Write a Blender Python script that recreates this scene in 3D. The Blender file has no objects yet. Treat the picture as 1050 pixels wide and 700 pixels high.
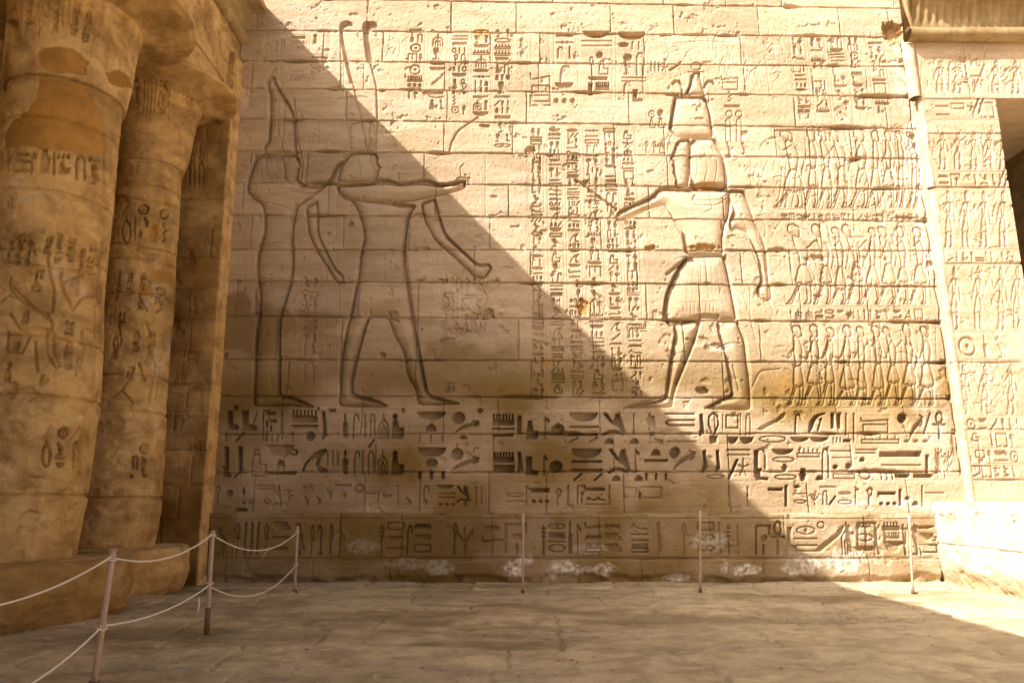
import bpy, math
import numpy as np
from math import radians as rad, sin, cos, tan, pi

# ------------------------------------------------------------------ camera, world, sun, exposure
SC = bpy.context.scene
COL = SC.collection
PITCH = 11.53; FPX = 760.0; CX, CY = 525.0, 350.0; EYE = (0.0, 0.0, 1.6)
cam_d = bpy.data.cameras.new('camera'); cam = bpy.data.objects.new('camera', cam_d); COL.objects.link(cam)
cam.location = EYE; cam.rotation_euler = (rad(90 + PITCH), 0, 0)
cam_d.sensor_width = 36; cam_d.lens = FPX / 1050 * 36; cam_d.clip_start = .05; cam_d.clip_end = 2000
SC.camera = cam
SUN_D = np.array([1.0, .55, -1.07]); SUN_D /= np.linalg.norm(SUN_D)
elev = math.asin(-SUN_D[2]); azim = math.atan2(-SUN_D[0], -SUN_D[1])     # azimuth of the sun from +Y, clockwise
W = bpy.data.worlds.new('World'); SC.world = W; W.use_nodes = True
nt = W.node_tree; bg = nt.nodes['Background']
sky = nt.nodes.new('ShaderNodeTexSky'); sky.sky_type = 'NISHITA'; sky.sun_disc = False
sky.sun_elevation = elev; sky.sun_rotation = azim
sky.air_density = 0.5; sky.dust_density = 9.0; sky.ozone_density = 0.3
nt.links.new(sky.outputs[0], bg.inputs[0]); bg.inputs[1].default_value = 0.09
sun_d = bpy.data.lights.new('sun', 'SUN'); sun = bpy.data.objects.new('sun', sun_d); COL.objects.link(sun)
sun_d.energy = 4.8; sun_d.angle = rad(.5); sun_d.color = (1.0, .95, .90)
from mathutils import Vector
sun.rotation_euler = Vector(SUN_D.tolist()).to_track_quat('-Z', 'Y').to_euler()
sun.location = (-10, -8, 20)
SC.view_settings.view_transform = 'Standard'; SC.view_settings.look = 'None'
SC.view_settings.gamma = 1; SC.view_settings.exposure = 1.44; SC.view_settings.use_curve_mapping = False
SC.render.engine = 'CYCLES'
SC.cycles.max_bounces = 6; SC.cycles.diffuse_bounces = 4

# ------------------------------------------------------------------ helpers: rays, noise, meshes
RNG = np.random.RandomState(7)
F32 = np.float32
_p = rad(PITCH)
def ray(px, py):
    a = (px - CX) / FPX; b = (CY - py) / FPX
    return np.array([a, cos(_p) - sin(_p) * b, sin(_p) + cos(_p) * b])

def _hash(ix, iy, iz, seed):
    h = (ix.astype(np.uint32) * np.uint32(374761393) + iy.astype(np.uint32) * np.uint32(668265263)
         + iz.astype(np.uint32) * np.uint32(2147483647) + np.uint32((seed * 974711 + 12345) & 0xffffffff))
    h = (h ^ (h >> np.uint32(13))) * np.uint32(1274126177)
    h = h ^ (h >> np.uint32(16))
    return (h & np.uint32(0xffffff)).astype(F32) / F32(0xffffff)
def vn3(x, y, z, seed=0):
    x = np.asarray(x, F32) + 1000; y = np.asarray(y, F32) + 1000; z = np.asarray(z, F32) + 1000
    xi = np.floor(x).astype(np.int64); yi = np.floor(y).astype(np.int64); zi = np.floor(z).astype(np.int64)
    fx = x - xi; fy = y - yi; fz = z - zi
    fx = fx * fx * (3 - 2 * fx); fy = fy * fy * (3 - 2 * fy); fz = fz * fz * (3 - 2 * fz)
    r = 0
    for a in (0, 1):
        wx = fx if a else 1 - fx
        for b in (0, 1):
            wy = fy if b else 1 - fy
            for c in (0, 1):
                r = r + _hash(xi + a, yi + b, zi + c, seed) * wx * wy * (fz if c else 1 - fz)
    return r.astype(F32) * 2 - 1
def lattice2(x, y, seed=0):            # 2-D value noise on arrays that broadcast
    x = np.asarray(x, F32) + 1000; y = np.asarray(y, F32) + 1000
    xi = np.floor(x).astype(np.int64); yi = np.floor(y).astype(np.int64)
    fx = x - xi; fy = y - yi
    fx = fx * fx * (3 - 2 * fx); fy = fy * fy * (3 - 2 * fy)
    z = np.zeros_like(xi)
    r = 0
    for a in (0, 1):
        for b in (0, 1):
            r = r + _hash(xi + a, yi + b, z, seed) * (fx if a else 1 - fx) * (fy if b else 1 - fy)
    return r.astype(F32) * 2 - 1
def fbm2(x, y, s, octv=4, seed=0, gain=.5):
    r = 0; a = 1
    for k in range(octv):
        r = r + a * lattice2(x * s, y * s, seed + 17 * k); s = s * 2.03; a *= gain
    return r
def fbm3(x, y, z, s, octv=3, seed=0, gain=.5):
    r = 0; a = 1
    for k in range(octv):
        r = r + a * vn3(x * s, y * s, z * s, seed + 17 * k); s = s * 2.03; a *= gain
    return r
def sstep(a, b, x):
    t = np.clip((x - a) / (b - a), 0, 1); return t * t * (3 - 2 * t)

ORG = {}
def raw_mesh(name, co, quads, mat, parent=None, attr=None, smooth=False):
    me = bpy.data.meshes.new(name)
    org = ORG.get(parent.name, np.zeros(3)) if parent is not None else np.zeros(3)
    co = np.asarray(co, float) - org
    n = len(co); q = np.asarray(quads, np.int32)
    me.vertices.add(n); me.vertices.foreach_set('co', np.asarray(co, F32).ravel())
    nf, k = q.shape
    me.loops.add(nf * k); me.loops.foreach_set('vertex_index', q.ravel())
    me.polygons.add(nf)
    me.polygons.foreach_set('loop_start', np.arange(0, nf * k, k, dtype=np.int32))
    try: me.polygons.foreach_set('loop_total', np.full(nf, k, np.int32))
    except Exception: pass
    if smooth: me.polygons.foreach_set('use_smooth', np.ones(nf, bool))
    me.update(calc_edges=True)
    if attr is not None:
        a = me.attributes.new('wear_light', 'FLOAT_COLOR', 'POINT')
        a.data.foreach_set('color', np.asarray(attr, F32).ravel())
    me.materials.append(mat)
    o = bpy.data.objects.new(name, me); COL.objects.link(o)
    if parent is not None: o.parent = parent
    ORG[o.name] = org
    return o
def thing(name, label, cat, loc=(0, 0, 0), group=None):
    o = bpy.data.objects.new(name, None); COL.objects.link(o); o.location = loc
    o.empty_display_size = .2
    o['label'] = label; o['category'] = cat
    if group: o['group'] = group
    ORG[o.name] = np.array(loc, float)
    return o
def tag(o, label, cat, group=None):
    o['label'] = label; o['category'] = cat
    if group: o['group'] = group
    return o
def struct(o): o['kind'] = 'structure'; return o

# ------------------------------------------------------------------ materials
def stone(name, base, alt, dark, grain=1.0, bump=.35, white=(.72, .66, .56), plaster=(.52, .275, .07), streak=0.0, sat_noise=1.0, stretch=(.35, 1, 2.2)):
    m = bpy.data.materials.new(name); m.use_nodes = True
    t = m.node_tree; N = t.nodes; L = t.links
    b = N['Principled BSDF']; b.inputs['Roughness'].default_value = .93
    b.inputs['Specular IOR Level'].default_value = .15
    tc = N.new('ShaderNodeTexCoord')
    def noise(sc, det=5, rough=.6, vec=None, dist=0):
        n = N.new('ShaderNodeTexNoise'); n.inputs['Scale'].default_value = sc; n.inputs['Detail'].default_value = det
        n.inputs['Roughness'].default_value = rough; n.inputs['Distortion'].default_value = dist
        L.new(vec or tc.outputs['Object'], n.inputs['Vector']); return n.outputs['Fac']
    def ramp(f, a, b_):
        r = N.new('ShaderNodeMapRange'); r.interpolation_type = 'SMOOTHSTEP'
        r.inputs[1].default_value = a; r.inputs[2].default_value = b_; L.new(f, r.inputs[0]); return r.outputs[0]
    def mul(f, k):
        n = N.new('ShaderNodeMath'); n.operation = 'MULTIPLY'; L.new(f, n.inputs[0])
        if isinstance(k, (int, float)): n.inputs[1].default_value = k
        else: L.new(k, n.inputs[1])
        return n.outputs[0]
    def mix(f, A, B, mode='MIX'):
        n = N.new('ShaderNodeMix'); n.data_type = 'RGBA'; n.blend_type = mode
        if isinstance(f, (int, float)): n.inputs[0].default_value = f
        else: L.new(f, n.inputs[0])
        for s, v in ((6, A), (7, B)):
            if isinstance(v, tuple): n.inputs[s].default_value = (*v, 1)
            else: L.new(v, n.inputs[s])
        return n.outputs[2]
    at = N.new('ShaderNodeAttribute'); at.attribute_name = 'wear_light'
    sep = N.new('ShaderNodeSeparateColor'); L.new(at.outputs['Color'], sep.inputs[0])
    mp = N.new('ShaderNodeMapping'); mp.inputs['Scale'].default_value = stretch; L.new(tc.outputs['Object'], mp.inputs[0])
    big = ramp(noise(.55, 6, .62), .35, .65)
    mid = ramp(noise(2.3, 6, .65, mp.outputs[0], .4), .38, .66)
    fine = ramp(noise(14, 5, .7), .3, .75)
    c = mix(big, base, alt)
    c = mix(mul(mid, .55 * sat_noise), c, dark)
    c = mix(mul(fine, .52), c, tuple(x * .66 for x in base))
    speck = ramp(noise(38, 3, .6), .62, .72)
    c = mix(mul(speck, .5), c, tuple(x * .5 for x in dark))
    if streak:
        mp2 = N.new('ShaderNodeMapping'); mp2.inputs['Scale'].default_value = (3, 3, .18); L.new(tc.outputs['Object'], mp2.inputs[0])
        st = ramp(noise(1.6, 4, .6, mp2.outputs[0]), .5, .7)
        c = mix(mul(st, streak), c, tuple(x * .6 for x in dark))
    # wear channels: R block tone, G ochre-brown stain, B white crust, A repair plaster; R, G and B also carry painted light and shade
    c = mix(sep.outputs[1], c, (dark[0] * .62, dark[1] * .58, dark[2] * .34))
    w = mul(ramp(noise(9, 5, .7), .35, .62), sep.outputs[2])
    c = mix(w, c, white)
    pl = mix(ramp(noise(1.6, 6, .7), .3, .7), plaster, tuple(x * .6 for x in plaster)); pl = mix(mul(fine, .35), pl, tuple(x * .55 for x in plaster))
    c = mix(at.outputs['Alpha'], c, pl)
    vm = N.new('ShaderNodeVectorMath'); vm.operation = 'SCALE'; L.new(c, vm.inputs[0]); L.new(sep.outputs[0], vm.inputs['Scale'])
    L.new(vm.outputs[0], b.inputs['Base Color'])
    h = N.new('ShaderNodeMath'); h.operation = 'MULTIPLY_ADD'; L.new(noise(55, 4, .7), h.inputs[0]); h.inputs[1].default_value = .35
    L.new(noise(11, 5, .65), h.inputs[2])
    bp = N.new('ShaderNodeBump'); bp.inputs['Strength'].default_value = bump; bp.inputs['Distance'].default_value = .02 * grain
    L.new(h.outputs[0], bp.inputs['Height']); L.new(bp.outputs[0], b.inputs['Normal'])
    return m
M_WALL = stone('sandstone_wall', (.555, .43, .295), (.50, .37, .235), (.35, .24, .135), bump=.9, sat_noise=1.25)
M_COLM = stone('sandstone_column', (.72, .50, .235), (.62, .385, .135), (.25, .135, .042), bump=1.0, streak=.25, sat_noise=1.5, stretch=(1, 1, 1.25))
M_FLOOR = stone('paving_stone', (.56, .445, .26), (.44, .35, .21), (.23, .165, .095), stretch=(.9, 1.1, 1), bump=1.0, white=(.58, .48, .32), sat_noise=1.3)
M_PALE = stone('pale_plinth_stone', (.54, .45, .32), (.50, .40, .27), (.36, .26, .14), bump=.8, sat_noise=1.3)
M_GOLD = stone('cornice_stone', (.60, .46, .27), (.50, .365, .18), (.28, .185, .085), bump=.5, streak=.5, sat_noise=1.4)
def plain(name, col, rough=.6, sc=8., var=.25):
    m = bpy.data.materials.new(name); m.use_nodes = True; t = m.node_tree; b = t.nodes['Principled BSDF']
    n = t.nodes.new('ShaderNodeTexNoise'); n.inputs['Scale'].default_value = sc; n.inputs['Detail'].default_value = 5
    tc = t.nodes.new('ShaderNodeTexCoord'); t.links.new(tc.outputs['Object'], n.inputs['Vector'])
    r = t.nodes.new('ShaderNodeValToRGB'); t.links.new(n.outputs['Fac'], r.inputs[0])
    r.color_ramp.elements[0].position = .3; r.color_ramp.elements[1].position = .7
    r.color_ramp.elements[0].color = (*[c * (1 - var) for c in col], 1); r.color_ramp.elements[1].color = (*col, 1)
    t.links.new(r.outputs[0], b.inputs['Base Color']); b.inputs['Roughness'].default_value = rough
    return m
M_POST = plain('painted_post', (.50, .36, .27), .55, 20)
M_RUST = plain('rusted_sleeve', (.16, .09, .05), .8, 40)
M_CORD = plain('thin_cord', (.42, .34, .24), .9, 90)
M_ROPE = plain('white_rope', (.78, .72, .62), .9, 120, .2)

# ------------------------------------------------------------------ relief surfaces
class Relief:
    """a height field on a (u, w) grid: flat wall, side face or unrolled column"""
    def __init__(s, u0, u1, w0, w1, cell, px2uv):
        s.u0, s.w0, s.cell = u0, w0, cell
        s.nu = int(round((u1 - u0) / cell)) + 1; s.nw = int(round((w1 - w0) / cell)) + 1
        s.U = (u0 + np.arange(s.nu) * cell).astype(F32); s.Wv = (w0 + np.arange(s.nw) * cell).astype(F32)
        s.H = np.zeros((s.nw, s.nu), F32); s.ID = np.zeros((s.nw, s.nu), np.int16)
        s.A = np.zeros((s.nw, s.nu, 4), F32); s.A[..., 0] = 1
        s.px2uv = px2uv; s.parts = {}
    def uv(s, pts): return [s.px2uv(x, y) for x, y in pts]
    def box(s, pts, m):
        a = np.array(pts); lo = a.min(0) - m; hi = a.max(0) + m
        i0 = max(0, int((lo[0] - s.u0) / s.cell)); i1 = min(s.nu, int((hi[0] - s.u0) / s.cell) + 2)
        j0 = max(0, int((lo[1] - s.w0) / s.cell)); j1 = min(s.nw, int((hi[1] - s.w0) / s.cell) + 2)
        if i1 <= i0 or j1 <= j0: return None
        return (slice(j0, j1), slice(i0, i1))
    def dist(s, pts, closed, m):
        sl = s.box(pts, m)
        if sl is None: return None, None
        X = s.U[sl[1]][None, :]; Y = s.Wv[sl[0]][:, None]
        d = np.full((Y.shape[0], X.shape[1]), 9., F32); ins = np.zeros(d.shape, bool)
        n = len(pts)
        for k in range(n if closed else n - 1):
            x0, y0 = pts[k]; x1, y1 = pts[(k + 1) % n]
            dx, dy = x1 - x0, y1 - y0; L2 = dx * dx + dy * dy + 1e-12
            t = np.clip(((X - x0) * dx + (Y - y0) * dy) / L2, 0, 1)
            d = np.minimum(d, (X - x0 - t * dx) ** 2 + (Y - y0 - t * dy) ** 2)
            if closed and dy != 0:
                c = (y0 > Y) != (y1 > Y)
                ins ^= c & (X < dx * (Y - y0) / dy + x0)
        d = np.sqrt(d)
        if closed: d = np.where(ins, d, -d)
        return sl, d
    def setid(s, sl, mask, pid): 
        if pid: s.ID[sl][mask] = pid
    def hole(s, pts, depth, soft=.012, pid=0):
        sl, d = s.dist(pts, True, .03)
        if sl is None: return
        s.H[sl] = np.minimum(s.H[sl], -depth * sstep(-soft * .6, soft, d)); s.setid(sl, d > 0, pid)
    def stroke(s, pts, width, depth, pid=0, soft=.010):
        sl, d = s.dist(pts, False, width + .03)
        if sl is None: return
        k = sstep(-soft, soft, width / 2 - d); s.H[sl] = np.minimum(s.H[sl], -depth * k + s.base(sl)); s.setid(sl, d < width / 2, pid)
    def base(s, sl): return 0.0
    def cut(s, pts, width, depth, soft=.010):      # subtracts from whatever is there
        pts = s.smooth(pts, False)
        sl, d = s.dist(pts, False, width + .03)
        if sl is None: return
        s.H[sl] -= depth * sstep(-soft, soft, width / 2 - d)
    def smooth(s, pts, closed, n=2):
        P = [tuple(p) for p in pts]
        for _ in range(n):
            Q = [] if closed else [P[0]]
            m = len(P)
            for i in range(m if closed else m - 1):
                a = P[i]; b = P[(i + 1) % m]
                if math.hypot(b[0] - a[0], b[1] - a[1]) < .04: Q.append(((a[0] + b[0]) / 2, (a[1] + b[1]) / 2)); continue
                Q.append((a[0] * .86 + b[0] * .14, a[1] * .86 + b[1] * .14)); Q.append((a[0] * .14 + b[0] * .86, a[1] * .14 + b[1] * .86))
            if not closed: Q.append(P[-1])
            P = Q
        return P
    def figure(s, pts, depth=.06, rise=.06, floor=.012, pid=0, bulge=0.0, edge=.35):
        pts = s.smooth(pts, True)
        sl, d = s.dist(pts, True, .03)
        if sl is None: return
        di = np.maximum(d, 0)
        h = -(floor + (depth - floor) * np.exp(-(di / rise) ** 1.15) + edge * depth * np.exp(-(di / (.012 + .3 * depth)) ** 2)) + bulge * (1 - np.exp(-di / (rise * 2)))
        e = sstep(-.010, .008, d)
        s.H[sl] = s.H[sl] * (1 - e) + h * e; s.setid(sl, d > 0, pid)
    def chip(s, c, rx, ry, depth, seed=0):
        sl = s.box([(c[0] - rx, c[1] - ry), (c[0] + rx, c[1] + ry)], .05)
        if sl is None: return
        X = s.U[sl[1]][None, :]; Y = s.Wv[sl[0]][:, None]
        q = ((X - c[0]) / rx) ** 2 + ((Y - c[1]) / ry) ** 2 + .5 * fbm2(X, Y, 14, 3, seed + 5)
        s.H[sl] -= depth * sstep(1.0, .45, q)
    def blotch(s, c, rx, ry, chan, val, seed=0, rough=.8, sc=3.):
        sl = s.box([(c[0] - rx, c[1] - ry), (c[0] + rx, c[1] + ry)], max(rx, ry) * .5)
        if sl is None: return
        X = s.U[sl[1]][None, :]; Y = s.Wv[sl[0]][:, None]
        q = ((X - c[0]) / rx) ** 2 + ((Y - c[1]) / ry) ** 2 + rough * fbm2(X, Y, sc, 4, seed)
        k = sstep(1.15, .3, q) * val
        s.A[sl][..., chan] = np.maximum(s.A[sl][..., chan], k)
    def glyph(s, name, u0, w0, u1, w1, depth=.035, lw=None, flip=False, pid=0, space='uv'):
        du, dw = u1 - u0, w1 - w0
        sc = min(abs(du), abs(dw))
        def T(p):
            x = 1 - p[0] if flip else p[0]
            q = (u0 + x * du, w0 + p[1] * dw)
            return s.px2uv(*q) if space == 'px' else q
        if space == 'px':
            a = s.px2uv(u0, w0); b = s.px2uv(u1, w1); sc = min(abs(b[0] - a[0]), abs(b[1] - a[1]))
        for pr in GL[name]:
            k = pr[0]
            if k == 'p': s.hole([T(p) for p in pr[1]], depth, pid=pid)
            elif k == 'l': s.stroke([T(p) for p in pr[1]], lw or max(.021, min(.045, pr[2] * max(sc, .1))), depth, pid=pid)
            elif k == 'c': s.hole([T((pr[1] + pr[3] * cos(a), pr[2] + pr[4] * sin(a))) for a in np.linspace(0, 2 * pi, 13)[:-1]], depth, pid=pid)
            elif k == 'r': s.stroke([T((pr[1] + pr[3] * cos(a), pr[2] + pr[4] * sin(a))) for a in np.linspace(0, 2 * pi, 15)], lw or max(.020, min(.04, pr[5] * max(sc, .1))), depth, pid=pid)
    def text(s, u0, w0, u1, w1, depth=.03, seed=0, vertical=True, pid=0, gap=.16, fill=.93):
        """fills a ruled strip with rows (or groups) of signs"""
        r = np.random.RandomState(seed)
        Wd = (u1 - u0) if vertical else (w1 - w0)
        if Wd < .05 or abs(w1 - w0) > 15 or abs(u1 - u0) > 20: return
        p = w1 - Wd * .08 if vertical else u0 + Wd * .08
        end = w0 if vertical else u1
        while True:
            k = r.rand()
            if vertical:
                if k < .42: h = Wd * r.uniform(.26, .38); cells = [('wide', 0, 1)]
                elif k < .62: h = Wd * r.uniform(.55, .8); cells = [('tall', 0, .46), ('tall', .54, 1)]
                elif k < .76: h = Wd * r.uniform(.65, .8); cells = [('square', .1, .9)]
                elif k < .88: h = Wd * r.uniform(.5, .65); cells = [('square', 0, .58), ('tall', .68, 1)]
                else: h = Wd * r.uniform(.3, .4); cells = [('small', 0, .3), ('small', .35, .65), ('small', .7, 1)]
                if p - h < end: break
                for kind, a, b in cells:
                    if r.rand() > fill: continue
                    s.glyph(KIND[kind][r.randint(len(KIND[kind]))], u0 + Wd * (.03 + .94 * a), p - h, u0 + Wd * (.03 + .94 * b), p, depth * r.uniform(.9, 1.7), pid=pid)
                p -= h + Wd * gap
            else:
                if k < .35: h = Wd * r.uniform(.25, .4); cells = [('tall', 0, 1)]
                elif k < .6: h = Wd * r.uniform(.6, .85); cells = [('square', 0, 1)]
                elif k < .85: h = Wd * r.uniform(.65, .95); cells = [('wide', 0, .38), ('wide', .56, 1)]
                else: h = Wd * r.uniform(.55, .75); cells = [('small', 0, .35), ('square', .45, 1)]
                if p + h > end: break
                for kind, a, b in cells:
                    if r.rand() > fill: continue
                    s.glyph(KIND[kind][r.randint(len(KIND[kind]))], p, w0 + Wd * (.04 + .92 * a), p + h, w0 + Wd * (.04 + .92 * b), depth * r.uniform(.9, 1.7), pid=pid)
                p += h + Wd * gap
    def rect_id(s, u0, w0, u1, w1, pid):
        sl = s.box([(u0, w0), (u1, w1)], 0)
        if sl: s.ID[sl][s.ID[sl] == 0] = pid
    def masonry(s, lines, seed, lo=1.1, hi=2.4, width=.02, depth=.03, off=.004, tone=.16, fixed=None, chips=1.0):
        """lines: list of (array over u) or scalars of course heights, ascending"""
        r = np.random.RandomState(seed)
        X = s.U[None, :]; Y = s.Wv[:, None]
        n1 = fbm2(X, Y, 5., 3, seed + 1); n2 = fbm2(X, Y, 1.3, 2, seed + 2)
        LN = [np.broadcast_to(np.asarray(l, F32), (s.nu,)) for l in lines]
        G = np.zeros_like(s.H)
        wob = .006 * fbm2(X, Y, 3., 2, seed + 3)
        for k, l in enumerate(LN):
            d = np.abs(Y - l[None, :] + wob)
            wd = width * (1 + .5 * n1) + .03 * np.maximum(n2 - .45, 0) * chips
            G = np.maximum(G, depth * (1 + 1.2 * np.maximum(n2 - .2, 0) * chips) * sstep(wd, wd * .3, d))
        for k in range(len(LN) + 1):
            lo_l = LN[k - 1][None, :] if k > 0 else np.full((1, s.nu), -1e3, F32)
            hi_l = LN[k][None, :] if k < len(LN) else np.full((1, s.nu), 1e3, F32)
            inside = (Y >= lo_l) & (Y < hi_l)
            js = []; x = s.u0 + r.uniform(.2, hi)
            while x < s.U[-1] - .15: js.append(x); x += r.uniform(lo, hi)
            if fixed and k in fixed: js = fixed[k]
            t = r.uniform(-1, 1, len(js) + 1); o = r.uniform(-1, 1, len(js) + 1); g = r.uniform(0, 1, len(js) + 1)
            bi = np.searchsorted(np.array(js), s.U) if js else np.zeros(s.nu, int)
            s.A[..., 0] = np.where(inside, 1 + tone * t[bi][None, :], s.A[..., 0])
            s.H += np.where(inside, off * o[bi][None, :], 0)
            for j in js:
                i0 = max(0, int((j - .08 - s.u0) / s.cell)); i1 = min(s.nu, int((j + .08 - s.u0) / s.cell))
                if i1 <= i0: continue
                wd = width * .7 * (1 + .6 * n1[:, i0:i1])
                v = depth * .9 * sstep(wd, wd * .3, np.abs(X[:, i0:i1] - j + wob[:, i0:i1])) * inside[:, i0:i1]
                G[:, i0:i1] = np.maximum(G[:, i0:i1], v)
        s.H -= G
    def rough(s, amp=.004, seed=0, sc=2., pits=.5):
        X = s.U[None, :]; Y = s.Wv[:, None]
        s.H += amp * 1.6 * fbm2(X, Y, sc * .4, 3, seed) + amp * .5 * fbm2(X, Y, 12, 3, seed + 3)
        p = fbm2(X, Y, 22, 2, seed + 9)
        s.H -= pits * .02 * sstep(.75, 1.1, p) 
    def build(s, pos, root, body, mat, wrap=False, skirt=None):
        """pos(U, W, H) -> (x, y, z) arrays ; body = name of part id 0"""
        Ug = np.broadcast_to(s.U[None, :], s.H.shape); Wg = np.broadcast_to(s.Wv[:, None], s.H.shape)
        x, y, z = pos(Ug, Wg, s.H)
        P = np.stack([x, y, z], -1).reshape(-1, 3).astype(F32); A = s.A.reshape(-1, 4)
        idx = np.arange(s.nw * s.nu).reshape(s.nw, s.nu)
        if wrap: idx = np.concatenate([idx[:, :-1], idx[:, :1]], 1)
        q = np.stack([idx[:-1, :-1], idx[:-1, 1:], idx[1:, 1:], idx[1:, :-1]], -1).reshape(-1, 4)
        fid = s.ID[:-1, :-1].reshape(-1)
        made = {}
        for pid in [0] + sorted(s.parts):
            m = fid == pid
            if not m.any(): continue
            qq = q[m]; used, inv = np.unique(qq, return_inverse=True); qq = inv.reshape(-1, 4)
            co = P[used]; at = A[used]
            if pid == 0 and skirt is not None:
                e = [(idx[0, i], idx[0, i + 1]) for i in range(s.nu - 1)][::-1] + [(idx[j + 1, 0], idx[j, 0]) for j in range(s.nw - 1)][::-1]
                bl, br, tr, tl = idx[0, 0], idx[0, s.nu - 1], idx[-1, s.nu - 1], idx[-1, 0]
                rings = [idx[0, :], idx[:, -1], idx[-1, ::-1], idx[::-1, 0]]
                loop = np.concatenate([r_[:-1] for r_ in rings])
                n0 = len(co)
                fr = P[loop]; bk = fr.copy(); bk += np.array(skirt, F32)
                co = np.concatenate([co, fr, bk]); at = np.concatenate([at, A[loop], A[loop]])
                n = len(loop); a = np.arange(n); b2 = (a + 1) % n
                sq = np.stack([n0 + b2, n0 + a, n0 + n + a, n0 + n + b2], -1)
                c = [0, len(rings[0]) - 1, len(rings[0]) + len(rings[1]) - 2, len(rings[0]) + len(rings[1]) + len(rings[2]) - 3]
                back = np.array([[n0 + n + c[0], n0 + n + c[3], n0 + n + c[2], n0 + n + c[1]]])
                qq = np.concatenate([qq, sq, back])
            if pid == 0: nm, lab, par = body, None, root
            else:
                nm, lab, pp = s.parts[pid]; par = root if pp == 0 else made[0] if pp == -1 else made.get(pp, root)
            o = raw_mesh(nm, co, qq, mat, par, at)
            if lab: o['label'] = lab
            made[pid] = o
        return made

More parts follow.
